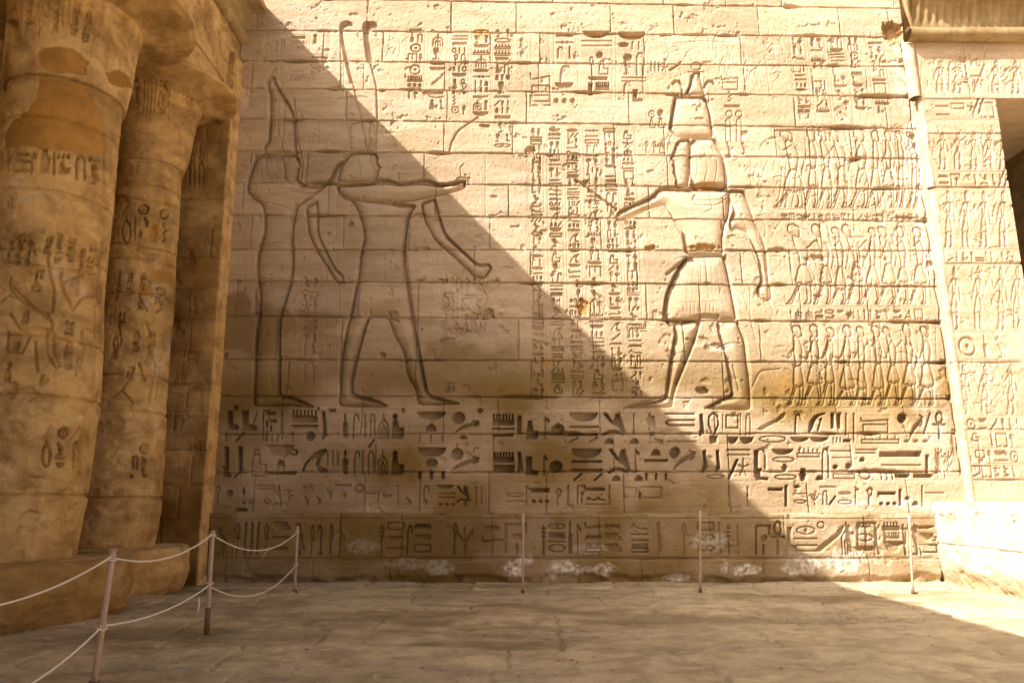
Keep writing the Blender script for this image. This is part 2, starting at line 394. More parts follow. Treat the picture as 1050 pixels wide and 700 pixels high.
# ------------------------------------------------------------------ sign list: p filled, l line, c disc, r ring, in a unit box (y up)
def _arc(cx, cy, rx, ry, a0, a1, n=8): return [(cx + rx * cos(rad(a)), cy + ry * sin(rad(a))) for a in np.linspace(a0, a1, n)]
GL = {
 'water': [('l', [(i / 10, .3 + .4 * (i % 2)) for i in range(11)], .16)],
 'mouth': [('l', _arc(.5, .5, .5, .4, 0, 360, 15), .13)],
 'lens': [('p', _arc(.5, .5, .5, .42, 0, 360, 14)[:-1])],
 'bread': [('p', [(.05, 0), (.95, 0)] + _arc(.5, .05, .43, .9, 0, 180, 9))],
 'basket': [('p', [(0, 1), (1, 1)] + _arc(.5, .95, .5, .95, 0, -180, 11)[1:-1])],
 'basket_handle': [('p', [(0, 1), (.9, 1)] + _arc(.45, .95, .45, .95, 0, -180, 11)[1:-1]), ('l', [(.85, .6), (1, .5), (1, .2), (.8, .2)], .1)],
 'disc': [('c', .5, .5, .48, .48)], 'ring': [('r', .5, .5, .42, .42, .14)],
 'ringdot': [('r', .5, .5, .42, .42, .12), ('c', .5, .5, .12, .12)],
 'bar': [('p', [(0, .2), (1, .2), (1, .8), (0, .8)])], 'line': [('l', [(0, .5), (1, .5)], .2)],
 'twoline': [('l', [(0, .15), (1, .15)], .15), ('l', [(0, .85), (1, .85)], .15)],
 'bolt': [('l', [(0, .5), (1, .5)], .14), ('c', .38, .5, .07, .3), ('c', .62, .5, .07, .3)],
 'stroke': [('l', [(.5, 0), (.5, 1)], .2)], 'thick': [('p', [(.2, 0), (.8, 0), (.8, 1), (.2, 1)])],
 'strokes3': [('l', [(.1, 0), (.1, 1)], .14), ('l', [(.5, 0), (.5, 1)], .14), ('l', [(.9, 0), (.9, 1)], .14)],
 'dots3': [('c', .12, .5, .12, .3), ('c', .5, .5, .12, .3), ('c', .88, .5, .12, .3)],
 'board': [('p', [(0, .28), (1, .28), (1, .68), (0, .68)])] + [('l', [(x, .68), (x, 1)], .05) for x in (.06, .2, .34, .5, .64, .78, .94)] + [('l', [(0, .04), (1, .04)], .06)],
 'comb': [('l', [(0, .1), (1, .1), (1, .5), (0, .5), (0, .1)], .1)] + [('l', [(x, .5), (x, .95)], .07) for x in (.1, .3, .5, .7, .9)],
 'reed': [('p', [(.35, 0), (.6, 0), (.65, .4), (.95, .62), (.7, 1), (.3, 1), (.15, .6), (.35, .4)])],
 'reedblade': [('p', [(.3, 0), (.9, .12), (.75, .6), (.6, 1), (.2, .97), (.3, .5)]), ('l', [(.3, .2), (.3, 0)], .2)],
 'feather': [('l', [(.5, 0), (.5, .6), (.35, .85), (.6, 1), (.85, .85), (.7, .55), (.52, .45)], .14)],
 'ankh': [('l', [(.5, 0), (.5, .55)], .14), ('l', [(.12, .52), (.88, .52)], .14), ('r', .5, .78, .22, .2, .12)],
 'djed': [('l', [(.5, 0), (.5, 1)], .22)] + [('l', [(.15, y), (.85, y)], .1) for y in (.62, .76, .9)],
 'was': [('l', [(.35, 0), (.5, .12), (.5, .85), (.2, .98), (.1, .82)], .12), ('l', [(.5, .12), (.65, 0)], .12)],
 'flag': [('l', [(.3, 0), (.3, 1)], .16), ('p', [(.3, 1), (.95, .86), (.95, .74), (.3, .8)])],
 'cane': [('l', [(.2, 0), (.25, .75), (.4, .96), (.7, .96), (.85, .72)], .16)],
 'cane2': [('l', [(.2, 0), (.2, .8), (.35, .97), (.65, .97), (.8, .8), (.8, 0)], .13)],
 'flask': [('l', [(.5, .55), (.5, 1)], .12), ('p', [(.2, 0), (.8, 0), (.8, .6), (.35, .68), (.2, .55)])],
 'vase': [('p', [(.3, 0), (.7, 0), (.95, .55), (.7, .75), (.75, 1), (.25, 1), (.3, .75), (.05, .55)])],
 'heart': [('r', .5, .45, .4, .4, .14), ('l', [(.5, .85), (.5, 1)], .14)],
 'leg': [('p', [(.1, 0), (.95, 0), (.95, .2), (.5, .3), (.5, 1), (.1, 1)])],
 'arm': [('p', [(0, .1), (.3, .15), (.6, .3), (1, .35), (1, .6), (.7, .62), (.3, .5), (0, .5)]), ('l', [(0, .3), (0, .9)], .12)],
 'arm_hook': [('p', [(0, 0), (.1, .14), (.45, .42), (.8, .62), (.98, .8), (.9, .92), (.7, .82), (.35, .62), (.12, .3)]), ('l', [(.75, .98), (.98, .9), (.97, .68), (.8, .55)], .07)],
 'bird': [('p', [(.18, .95), (.4, 1), (.48, .8), (.75, .5), (1, .12), (.72, .22), (.5, .28), (.3, .35), (.15, .6), (.2, .78), (0, .8)]), ('l', [(.42, .3), (.42, 0), (.2, 0)], .09), ('l', [(.55, .3), (.58, 0)], .09)],
 'owl': [('p', [(.15, .7), (.15, .95), (.3, 1), (.55, .98), (.62, .75), (.85, .4), (1, .1), (.7, .2), (.35, .25), (.2, .45)]), ('l', [(.4, .25), (.38, 0), (.15, 0)], .1), ('l', [(.6, .22), (.6, 0)], .1)],
 'chick': [('c', .28, .82, .16, .14), ('p', [(.25, .7), (.45, .72), (.8, .5), (.85, .35), (.55, .25), (.3, .35)]), ('l', [(.45, .28), (.4, 0), (.2, 0)], .1), ('l', [(.6, .28), (.62, 0)], .1)],
 'vulture': [('p', [(0, 1), (.15, 1), (.45, .6), (.55, .95), (.72, 1), (.98, .1), (.8, .05), (.7, .35), (.35, .55)]), ('l', [(.05, .05), (.3, .18), (.6, .16), (.9, .05)], .1)],
 'seated': [('c', .38, .88, .16, .12), ('p', [(.22, .75), (.55, .75), (.62, .42), (.98, .45), (.98, .1), (.8, 0), (.1, 0), (.15, .4)])],
 'seated_line': [('r', .4, .86, .14, .1, .09), ('l', [(.25, .75), (.15, .4), (.12, 0), (.9, 0), (.9, .38), (.55, .42), (.55, .75), (.25, .75)], .09)],
 'snake': [('l', [(0, .3), (.15, .8), (.3, .35), (.55, .2), (.8, .25), (1, .1)], .14)],
 'viper': [('l', [(0, .2), (.15, .35), (.6, .3), (.85, .35), (.95, .75), (.8, .85)], .15), ('l', [(.85, .85), (.75, 1)], .1)],
 'cobra': [('p', [(.2, 0), (.95, 0), (.95, .14), (.55, .2), (.6, .5), (.5, .95), (.2, 1), (.1, .8), (.3, .5)])],
 'horn': [('p', [(0, .02), (.15, .4), (.5, .85), (.92, 1), (1, .93), (.78, .62), (.72, .25), (1, .12), (1, 0), (.62, 0), (.55, .3), (.62, .62), (.4, .6), (.2, .3), (.12, 0)])],
 'sail': [('p', [(0, 0), (.05, .5), (.35, .88), (.9, 1), (1, .95), (.6, .8), (.4, .55), (.3, .2), (.12, 0)]), ('l', [(.55, .1), (.75, .7)], .07)],
 'sedge': [('l', [(.5, 0), (.5, 1)], .1), ('l', [(.1, 0), (.12, .55), (.5, .8), (.88, .55), (.9, 0)], .09), ('l', [(.3, 0), (.32, .4), (.5, .5)], .08), ('l', [(.7, 0), (.68, .4), (.5, .5)], .08)],
 'throne': [('l', [(.1, 0), (.9, 0), (.9, .5), (.55, .5), (.55, 1), (.3, 1), (.3, .3), (.1, .3), (.1, 0)], .09)],
 'house': [('l', [(.35, 0), (0, 0), (0, 1), (1, 1), (1, 0), (.65, 0)], .12)],
 'shelter': [('l', [(.05, 0), (.05, 1), (.95, 1), (.95, .7)], .12), ('c', .6, .55, .22, .14), ('l', [(.55, 0), (.55, .3)], .1)],
 'pool': [('l', [(0, .1), (1, .1), (1, .9), (0, .9), (0, .1)], .14)],
 'shrine': [('l', [(.1, 0), (.1, .8), (.5, 1), (.9, .8), (.9, 0), (.1, 0)], .1), ('l', [(.3, 0), (.3, .6), (.7, .6), (.7, 0)], .08)],
 'cartouche': [('l', [(.2, .06)] + _arc(.5, .82, .38, .14, 180, 0, 7) + _arc(.5, .2, .38, .1, 0, -180, 7) + [(.12, .8)], .08), ('l', [(.1, 0), (.9, 0)], .1), ('c', .5, .76, .17, .08), ('l', [(.3, .6), (.7, .6)], .1), ('p', [(.35, .22), (.65, .22), (.6, .5), (.4, .5)])],
 'eye': [('l', _arc(.5, .5, .5, .3, 0, 360, 13), .1), ('c', .5, .5, .12, .2)],
 'star': [('l', [(.5, .5), (.5, 1)], .1), ('l', [(.5, .5), (1, .62)], .1), ('l', [(.5, .5), (.8, 0)], .1), ('l', [(.5, .5), (.2, 0)], .1), ('l', [(.5, .5), (0, .62)], .1)],
 'wick': [('l', [(.3, 0), (.7, .2), (.3, .4), (.7, .6), (.3, .8), (.5, 1)], .12)],
 'loop': [('l', [(.35, .35), (.1, .6), (.12, .88), (.5, 1), (.88, .88), (.9, .6), (.65, .35), (.5, .25)], .1), ('p', [(.2, 0), (.8, 0), (.85, .25), (.15, .25)])],
 'loop_long': [('l', [(1, .1), (.1, .1), (0, .3), (.1, .5), (1, .5)], .1), ('l', [(0, 1), (1, 1)], .1)],
 'table': [('l', [(0, .9), (.05, .7), (1, .8), (1, 0), (.1, 0), (.1, .5), (.9, .5)], .08)],
 'knife': [('p', [(0, .05), (.2, 0), (.95, .7), (1, 1), (.85, .95), (.7, .7), (.1, .2)])],
 'slant': [('l', [(0, 0), (1, 1)], .25)],
 'hand': [('p', [(0, .2), (.6, .2), (1, .45), (.95, .6), (.6, .6), (0, .55)])],
 'head': [('p', [(.25, 0), (.7, 0), (.75, .3), (.95, .6), (.8, .95), (.4, 1), (.1, .75), (0, .5), (.2, .35)])],
 'plant': [('l', [(.5, 0), (.5, .9)], .1), ('l', [(.5, .35), (.15, .8)], .1), ('l', [(.5, .35), (.85, .8)], .1)],
 'hare': [('l', [(0, .1), (.2, .45), (.7, .5), (1, .1)], .13), ('l', [(.2, .45), (.1, .75), (.35, 1)], .12), ('l', [(.12, .7), (.5, .8)], .09)],
 'stool': [('l', [(0, 0), (0, 1), (1, 1), (1, 0)], .12), ('l', [(.5, 1), (.5, .4)], .1)],
}
KIND = {
 'wide': ['water', 'mouth', 'lens', 'basket', 'basket', 'bar', 'line', 'twoline', 'bolt', 'board', 'comb', 'arm', 'viper', 'snake', 'pool', 'water', 'eye', 'hand', 'basket_handle'],
 'tall': ['reed', 'reed', 'feather', 'ankh', 'djed', 'was', 'flag', 'cane', 'cane2', 'flask', 'stroke', 'thick', 'wick', 'seated', 'leg', 'vase', 'cobra', 'reedblade', 'plant'],
 'square': ['bird', 'owl', 'chick', 'vulture', 'seated', 'seated_line', 'throne', 'house', 'shelter', 'sedge', 'ringdot', 'star', 'hare', 'stool', 'knife', 'horn', 'chick', 'owl'],
 'small': ['bread', 'disc', 'stroke', 'stroke', 'ring', 'bread', 'thick', 'slant'],
}
def rough_box(name, lo, hi, mat, parent=None, cell=.06, amp=.02, bevel=.04, seed=0, tone=1.0, wear_light=(0, 0, 0), shear=None, sc=1.6):
    lo = np.array(lo, float); hi = np.array(hi, float); n = np.maximum(2, np.ceil((hi - lo) / cell).astype(int))
    V = []; Q = []; off = 0
    for ax in range(3):
        a, b = [(1, 2), (2, 0), (0, 1)][ax]
        for side in (0, 1):
            ga = np.linspace(lo[a], hi[a], n[a] + 1); gb = np.linspace(lo[b], hi[b], n[b] + 1)
            A_, B_ = np.meshgrid(ga, gb, indexing='ij')
            p = np.zeros(A_.shape + (3,)); p[..., a] = A_; p[..., b] = B_; p[..., ax] = hi[ax] if side else lo[ax]
            idx = off + np.arange(A_.size).reshape(A_.shape)
            q = np.stack([idx[:-1, :-1], idx[1:, :-1], idx[1:, 1:], idx[:-1, 1:]], -1).reshape(-1, 4)
            if not side: q = q[:, ::-1]
            V.append(p.reshape(-1, 3)); Q.append(q); off += A_.size
    P = np.concatenate(V); Q = np.concatenate(Q)
    c = np.clip(P, lo + bevel, hi - bevel); d = P - c; ln = np.linalg.norm(d, axis=1, keepdims=True)
    k = np.where(ln > 1e-6, np.minimum(bevel / np.maximum(ln, 1e-6), 1), 1)
    wob = 1 - .0 * k
    P2 = c + d * k * wob
    nn = np.stack([fbm3(P[:, 0], P[:, 1], P[:, 2], sc, 4, seed + 100 * i) for i in range(3)], 1)
    P2 = P2 + nn * amp
    if shear is not None: P2 = shear(P2)
    at = np.zeros((len(P2), 4)); at[:, 0] = tone
    for i in range(3): at[:, 1 + i] = wear_light[i]
    return raw_mesh(name, P2, Q, mat, parent, at, smooth=True)

# ================================================================== THE GREAT WALL
TB = .02; YW0 = 14.18                      # wall plane y = YW0 + TB z
def plane_y(y0, tb):
    def f(px, py):
        d = ray(px, py); t = (y0 + tb * EYE[2] - EYE[1]) / (d[1] - tb * d[2])
        return (EYE[0] + t * d[0], EYE[2] + t * d[2])
    return f
w2 = plane_y(YW0, TB)
CELL = .012
wall = Relief(-6.6, 8.62, 1.2, 13.2, CELL, w2)
WX = wall.U
def course(yl, ym, yr):
    pts = [w2(240, yl), w2(525, ym), w2(900, yr)]
    a = np.polyfit([p[0] for p in pts], [p[1] for p in pts], 1)
    return a[0] * WX + a[1]
COURSES = [(484, 484, 483), (445, 445, 444), (405, 408, 408), (368, 370, 371), (324, 326, 330), (288, 290, 293), (256, 256, 257),
           (220, 223, 226), (187, 190, 193), (154, 158, 162), (121, 127, 131), (90, 94, 99), (62, 65, 68), (31, 34, 38), (-2, 2, 9)]
lines = [course(*c) for c in COURSES]
wall.rough(.004, 11, 1.6, .5)

# --- inscription strips: rectangles of small signs
def strip(x0, y0, x1, y1, seed, vertical=True, depth=.03, rules=True, fill=.98, name=None, label=None, gap=.10):
    (u0, w1) = w2(x0, y0); (u1, w0) = w2(x1, y1)
    ym = (y0 + y1) / 2
    u0 = w2(x0, ym)[0]; u1 = w2(x1, ym)[0]
    pid = 0
    wall.text(u0 + .02, w0, u1 - .02, w1, depth, seed, vertical, gap=gap, fill=fill)
    if rules:
        if vertical:
            wall.stroke([(u0 - .01, w0), (u0 - .01, w1)], .014, .009); wall.stroke([(u1 + .01, w0), (u1 + .01, w1)], .014, .009)
        else:
            wall.stroke([(u0, w0 - .02), (u1, w0 - .02)], .016, .012); wall.stroke([(u0, w1 + .02), (u1, w1 + .02)], .016, .012)
    return u0, w0, u1, w1
PANELS = []
def panel(x0, y0, x1, y1, name, label):
    a = w2(x0, y1); b = w2(x1, y0); PANELS.append((a[0], a[1], b[0], b[1], name, label))
# upper left text of five columns
for k, (a, b, c) in enumerate([(417, 435, 104), (439, 458, 116), (462, 480, 120), (484, 503, 121), (506, 525, 157)]):
    strip(a, 29, b, c, 40 + k, depth=.034)
for k, (a, b, d, e) in enumerate([(255, 273, 24, 60), (277, 293, 28, 90), (296, 313, 30, 92), (317, 336, 34, 88)]):
    strip(a, d, b, e, 60 + k, depth=.022, fill=.6)
strip(545, 32, 563, 68, 71, depth=.03, fill=.7); strip(569, 32, 590, 66, 72, depth=.034)
wall.glyph('table', 544, 104, 564, 72, .028, space='px'); wall.glyph('house', 544, 108, 565, 98, .03, space='px')
wall.glyph('basket', 569, 91, 588, 85, .06, space='px'); wall.glyph('cane', 572, 84, 588, 68, .028, space='px'); wall.glyph('dots3', 568, 108, 590, 99, .05, space='px')
# the long central columns
for k, (a, b) in enumerate([(544, 558), (563, 578), (582, 597), (602, 619), (622, 637), (641, 656)]):
    top = 131 if k < 5 else 133
    strip(a, top, b, 412, 80 + k, depth=.032)
# large signs, top centre
for nm, x0, y0, x1, y1, d in [
    ('basket', 598, 39, 625, 32, .09), ('twoline', 597, 48, 627, 41, .03), ('disc', 611, 60, 619, 53, .07), ('ankh', 603, 76, 611, 58, .035),
    ('seated_line', 613, 76, 625, 62, .035), ('bar', 604, 83, 623, 78, .08), ('thick', 602, 98, 609, 85, .09), ('board', 611, 92, 625, 85, .08),
    ('basket', 634, 41, 662, 33, .10), ('lens', 634, 49, 645, 43, .07), ('strokes3', 647, 50, 664, 43, .035), ('disc', 639, 63, 649, 55, .07),
    ('chick', 638, 76, 649, 62, .045), ('cane2', 651, 77, 663, 54, .03), ('twoline', 638, 84, 663, 79, .028), ('cane', 638, 98, 650, 84, .03),
    ('leg', 648, 104, 660, 92, .09), ('strokes3', 667, 73, 677, 64, .03), ('star', 678, 73, 685, 65, .035), ('knife', 685, 73, 699, 63, .05),
    ('table', 740, 92, 757, 77, .026), ('wick', 744, 104, 754, 93, .028), ('bar', 743, 111, 759, 107, .05), ('ring', 744, 121, 752, 113, .035), ('ring', 754, 121, 762, 113, .035),
    ('cane2', 743, 145, 751, 121, .03), ('cane2', 754, 145, 762, 121, .03),
    ('ringdot', 665, 121, 672, 113, .04), ('disc', 674, 120, 681, 112, .05), ('seated_line', 666, 131, 673, 121, .03), ('seated_line', 675, 131, 683, 121, .03),
    ('feather', 660, 157, 666, 145, .028), ('feather', 668, 157, 674, 145, .028), ('seated_line', 676, 157, 684, 145, .028), ('cane', 684, 157, 689, 146, .028),
    ('chick', 744, 160, 752, 144, .034), ('chick', 759, 158, 769, 145, .034), ('basket', 760, 140, 767, 134, .04)]:
    wall.glyph(nm, x0, y0, x1, y1, d, space='px')
for x in (593, 628, 632, 665): wall.stroke(wall.uv([(x, 32), (x, 104)]), .014, .009)
wall.stroke(wall.uv([(597, 110), (656, 111), (690, 104)]), .012, .008)
for x in (564, 568, 537, 541): wall.stroke(wall.uv([(x, 30), (x, 108)]), .012, .008)
# upper right text
for k, (a, b, d, e) in enumerate([(814, 829, 38, 126), (833, 849, 38, 125), (853, 870, 38, 126), (872, 886, 38, 118), (893, 910, 36, 119)]):
    strip(a, d, b, e, 100 + k, depth=.03, fill=.9)
# thin lines and captions between the registers of captives
strip(800, 219, 948, 226, 120, False, .026, False, gap=.3); strip(808, 317, 956, 327, 121, False, .03, True, gap=.25)
strip(640, 333, 668, 348, 122, False, .02, False, fill=.4)
# text between goddess and god, and the worn column under his hand
strip(308, 284, 327, 324, 125, depth=.036); strip(308, 327, 326, 370, 126, depth=.034, fill=.85)
wall.glyph('cane2', 309, 391, 324, 371, .022, space='px')
strip(453, 282, 467, 345, 127, depth=.026, fill=.75); strip(474, 283, 490, 345, 128, depth=.024, fill=.6); strip(453, 352, 472, 358, 129, depth=.026)
strip(455, 390, 468, 402, 130, depth=.03); wall.glyph('ring', 487, 318, 500, 296, .02, space='px')
for xs in ((345, 205, 344, 400), (347, 205, 348, 400), (498, 158, 498, 223), (441, 66, 441, 66), (334, 330, 334, 405), (342, 330, 341, 405)):
    if xs[0] == 441: continue
    wall.stroke(wall.uv([(xs[0], xs[1]), (xs[2], xs[3])]), .016, .012)

# --- big bands, row by row (px boxes: left, bottom, right, top)
ROW1 = [('disc', 238, 421, 244, 415, .06), ('leg', 231, 440, 245, 421, .10), ('leg', 245, 441, 264, 421, .10), ('slant', 258, 438, 263, 423, .05), ('shelter', 269, 451, 276, 421, .06), ('bar', 271, 426, 282, 421, .08),
    ('bread', 275, 433, 284, 429, .07), ('thick', 276, 442, 279, 436, .06), ('stroke', 287, 450, 291, 423, .05), ('strokes3', 272, 452, 285, 445, .04), ('board', 299, 437, 325, 421, .09), ('line', 300, 440, 324, 437, .03),
    ('disc', 312, 452, 323, 442, .09), ('stroke', 298, 452, 301, 444, .04), ('disc', 324, 421, 328, 417, .05), ('reedblade', 328, 450, 336, 421, .09), ('bar', 337, 423, 344, 418, .08), ('stroke', 230, 452, 233, 444, .05), ('slant', 242, 452, 249, 444, .07),
    ('flask', 349, 448, 358, 425, .09), ('cane', 360, 449, 369, 424, .05), ('stroke', 372, 448, 376, 425, .05), ('cane2', 378, 448, 385, 424, .045), ('sedge', 387, 449, 399, 425, .045), ('seated', 399, 450, 414, 424, .10), ('disc', 411, 423, 415, 418, .05),
    ('basket', 427, 430, 457, 422, .10), ('bread', 435, 442, 448, 434, .08), ('disc', 463, 435, 477, 422, .09), ('arm_hook', 466, 444, 491, 431, .06), ('bread', 470, 450, 479, 446, .06), ('disc', 489, 424, 495, 418, .06),
    ('board', 505, 440, 527, 425, .10), ('bar', 505, 448, 526, 444, .09), ('thick', 529, 445, 536, 426, .09), ('seated', 538, 450, 552, 431, .09), ('flag', 557, 450, 564, 428, .05), ('disc', 565, 447, 579, 434, .10), ('line', 530, 446, 575, 443, .05),
    ('stroke', 428, 453, 432, 446, .04), ('stroke', 440, 453, 443, 446, .04), ('stroke', 452, 453, 455, 446, .04),
    ('basket', 584, 432, 613, 423, .09), ('bar', 584, 439, 614, 436, .06), ('bar', 583, 447, 613, 443, .08), ('slant', 584, 453, 592, 449, .05), ('slant', 604, 453, 612, 449, .05), ('vulture', 618, 446, 642, 423, .09), ('stroke', 648, 445, 652, 424, .05),
    ('bread', 619, 455, 630, 449, .06), ('bread', 645, 455, 656, 449, .06), ('cobra', 661, 455, 681, 425, .05), ('wick', 663, 440, 670, 423, .05), ('loop_long', 683, 437, 712, 424, .06), ('line', 685, 454, 714, 451, .03),
    ('reedblade', 716, 446, 724, 424, .09), ('loop', 726, 454, 738, 423, .06), ('pool', 745, 440, 757, 424, .04), ('stroke', 740, 440, 743, 425, .03), ('basket', 746, 455, 757, 448, .07), ('basket', 759, 455, 773, 448, .07), ('stroke', 758, 446, 761, 424, .03), ('cane2', 764, 446, 771, 424, .03),
    ('knife', 776, 441, 806, 423, .035), ('cane', 814, 443, 823, 424, .05), ('sail', 829, 443, 847, 423, .06), ('thick', 851, 439, 857, 423, .07), ('thick', 858, 439, 864, 423, .07), ('stroke', 866, 446, 870, 424, .05), ('stroke', 874, 452, 878, 424, .05),
    ('table', 883, 443, 911, 427, .035), ('disc', 920, 434, 931, 423, .09), ('arm_hook', 932, 453, 947, 425, .05), ('slant', 948, 444, 954, 424, .03), ('ankh', 956, 449, 971, 422, .045),
    ('mouth', 779, 454, 806, 446, .035), ('basket', 811, 453, 830, 448, .07), ('basket', 831, 453, 850, 448, .07), ('strokes3', 854, 453, 863, 449, .03), ('bar', 865, 454, 873, 449, .06), ('comb', 884, 455, 922, 446, .04), ('bread', 765, 453, 773, 448, .06), ('dots3', 927, 455, 952, 449, .04)]
ROW2 = [('thick', 228, 486, 236, 458, .10), ('thick', 242, 484, 250, 458, .10), ('leg', 226, 489, 237, 478, .09), ('slant', 240, 489, 248, 481, .08), ('seated_line', 255, 488, 274, 459, .035), ('basket_handle', 273, 468, 304, 456, .08), ('bread', 282, 478, 293, 471, .08), ('bar', 271, 487, 303, 482, .09),
    ('horn', 308, 484, 335, 460, .09), ('strokes3', 334, 476, 347, 463, .035), ('flask', 349, 486, 358, 462, .09), ('cane', 361, 487, 370, 462, .05), ('stroke', 369, 486, 374, 462, .05), ('cane2', 376, 486, 384, 462, .045), ('sedge', 386, 487, 398, 462, .045), ('seated', 399, 487, 414, 462, .10), ('slant', 378, 458, 383, 451, .06),
    ('basket', 428, 468, 457, 459, .10), ('disc', 436, 479, 449, 470, .08), ('disc', 462, 472, 475, 459, .09), ('arm_hook', 463, 483, 491, 468, .06), ('cane', 484, 464, 491, 459, .03), ('stroke', 467, 460, 470, 455, .04),
    ('board', 506, 478, 527, 464, .10), ('bar', 506, 486, 527, 477, .09), ('reedblade', 529, 484, 537, 463, .09), ('leg', 538, 487, 552, 468, .09), ('flag', 556, 487, 562, 467, .05), ('disc', 563, 485, 577, 472, .10),
    ('thick', 427, 491, 433, 483, .07), ('thick', 439, 491, 445, 483, .07), ('thick', 451, 491, 457, 483, .07),
    ('basket', 586, 470, 617, 460, .09), ('bar', 586, 475, 617, 471, .07), ('bar', 586, 483, 618, 480, .07), ('vulture', 624, 485, 647, 460, .09), ('flag', 650, 484, 656, 461, .05), ('bread', 667, 467, 678, 460, .08), ('bar', 661, 474, 685, 470, .08),
    ('disc', 686, 470, 698, 458, .09), ('arm_hook', 690, 483, 713, 462, .05), ('slant', 589, 492, 596, 486, .07), ('slant', 610, 492, 617, 486, .07), ('bread', 627, 493, 637, 487, .07), ('bread', 650, 493, 660, 487, .07),
    ('thick', 661, 492, 665, 485, .06), ('thick', 671, 492, 675, 485, .06), ('thick', 681, 492, 685, 485, .06), ('reedblade', 719, 483, 727, 461, .09), ('reedblade', 733, 483, 740, 461, .08), ('mouth', 725, 491, 742, 486, .03),
    ('twoline', 746, 467, 769, 460, .045), ('slant', 748, 490, 756, 472, .07), ('star', 757, 487, 768, 470, .035), ('thick', 772, 489, 780, 461, .08), ('leg', 774, 492, 789, 480, .08), ('cane2', 773, 480, 788, 460, .035),
    ('basket', 792, 466, 814, 460, .08), ('mouth', 793, 474, 815, 468, .035), ('vase', 801, 483, 809, 475, .06), ('mouth', 795, 492, 817, 486, .035), ('comb', 818, 469, 841, 460, .04), ('vase', 819, 493, 829, 480, .09), ('cane2', 842, 489, 852, 459, .045),
    ('bread', 836, 492, 846, 487, .06), ('line', 852, 463, 873, 461, .035), ('line', 854, 470, 872, 468, .03), ('disc', 854, 481, 860, 476, .06), ('disc', 867, 481, 874, 474, .06), ('pool', 855, 491, 877, 485, .035), ('twoline', 878, 465, 898, 460, .04), ('bread', 881, 473, 888, 468, .06), ('ring', 881, 492, 894, 480, .035),
    ('bar', 902, 470, 922, 461, .10), ('bar', 920, 470, 945, 460, .10), ('line', 904, 478, 944, 475, .04), ('strokes3', 903, 491, 917, 484, .08), ('bar', 918, 491, 933, 484, .09), ('bar', 937, 491, 957, 484, .09), ('thick', 948, 486, 954, 466, .07), ('owl', 957, 485, 970, 463, .04)]
ROW3 = [('stroke', 211, 522, 215, 497, .04), ('feather', 219, 516, 226, 498, .04), ('disc', 231, 509, 239, 502, .07), ('vase', 247, 508, 252, 500, .06), ('bar', 241, 525, 253, 520, .07), ('bread', 247, 517, 252, 513, .05), ('ring', 254, 517, 260, 511, .03), ('twoline', 263, 502, 279, 497, .03), ('ring', 270, 517, 277, 511, .03), ('vulture', 279, 520, 289, 497, .04),
    ('thick', 293, 513, 298, 502, .04), ('twoline', 291, 509, 300, 502, .03), ('disc', 310, 501, 315, 498, .04), ('ring', 317, 501, 322, 497, .03), ('chick', 311, 517, 317, 508, .04), ('chick', 323, 516, 330, 508, .04), ('plant', 334, 512, 342, 502, .03), ('bar', 343, 499, 360, 496, .04), ('disc', 349, 511, 355, 505, .04), ('ring', 363, 505, 373, 496, .04), ('line', 375, 507, 384, 505, .03), ('stroke', 386, 511, 389, 504, .03), ('arm', 393, 511, 402, 505, .04),
    ('stroke', 406, 518, 409, 498, .02), ('chick', 416, 517, 423, 510, .04), ('cane', 432, 517, 441, 498, .03), ('chick', 433, 517, 439, 510, .04), ('basket', 447, 501, 465, 497, .06), ('line', 449, 507, 466, 505, .03), ('line', 449, 511, 466, 509, .03), ('dots3', 449, 519, 466, 515, .04), ('vulture', 468, 515, 482, 498, .06), ('bread', 474, 519, 479, 514, .04), ('stroke', 486, 518, 490, 499, .04), ('stroke', 492, 517, 495, 499, .03),
    ('mouth', 520, 510, 537, 505, .02), ('line', 519, 515, 538, 513, .02), ('flag', 538, 518, 543, 498, .03), ('bar', 544, 506, 563, 499, .08), ('dots3', 545, 517, 563, 511, .05), ('feather', 566, 518, 577, 501, .03), ('stroke', 579, 518, 586, 498, .04), ('shelter', 592, 516, 600, 498, .05), ('bar', 601, 504, 620, 499, .07), ('snake', 602, 513, 610, 509, .05), ('snake', 612, 513, 620, 509, .05), ('line', 600, 518, 621, 516, .03), ('stroke', 623, 517, 627, 497, .04),
    ('pool', 655, 512, 678, 498, .02), ('thick', 655, 512, 658, 505, .06), ('house', 640, 510, 652, 500, .02), ('stroke', 746, 519, 749, 499, .03), ('stroke', 765, 519, 769, 499, .03),
    ('bar', 788, 504, 803, 499, .08), ('thick', 804, 519, 809, 497, .06), ('bread', 814, 500, 822, 497, .06), ('line', 814, 507, 827, 505, .03), ('mouth', 815, 516, 827, 512, .03), ('plant', 831, 517, 841, 507, .045), ('cane2', 843, 517, 850, 503, .04), ('slant', 851, 517, 857, 509, .06), ('water', 841, 501, 858, 497, .03), ('lens', 860, 508, 874, 503, .03), ('mouth', 860, 517, 874, 512, .03), ('flag', 876, 517, 882, 499, .04),
    ('feather', 886, 517, 897, 500, .045), ('bar', 900, 508, 919, 503, .09), ('dots3', 902, 519, 920, 513, .07), ('thick', 921, 518, 926, 501, .08), ('bread', 928, 512, 934, 508, .06), ('bread', 935, 518, 943, 513, .06), ('stroke', 944, 519, 948, 498, .05), ('line', 949, 506, 968, 504, .03)]
for R_ in (ROW1, ROW2, ROW3):
    for nm, x0, y0, x1, y1, d in R_: wall.glyph(nm, x0, y0, x1, y1, d * (1.9 if d > .055 else 1.5), space='px')
for y in (419.5, 455.5, 494, 521): wall.stroke(wall.uv([(214, y), (560, y), (968, y - 2)]), .014, .010)
for x in (212, 497, 592): wall.stroke(wall.uv([(x, 496), (x, 520)]), .02, .014)
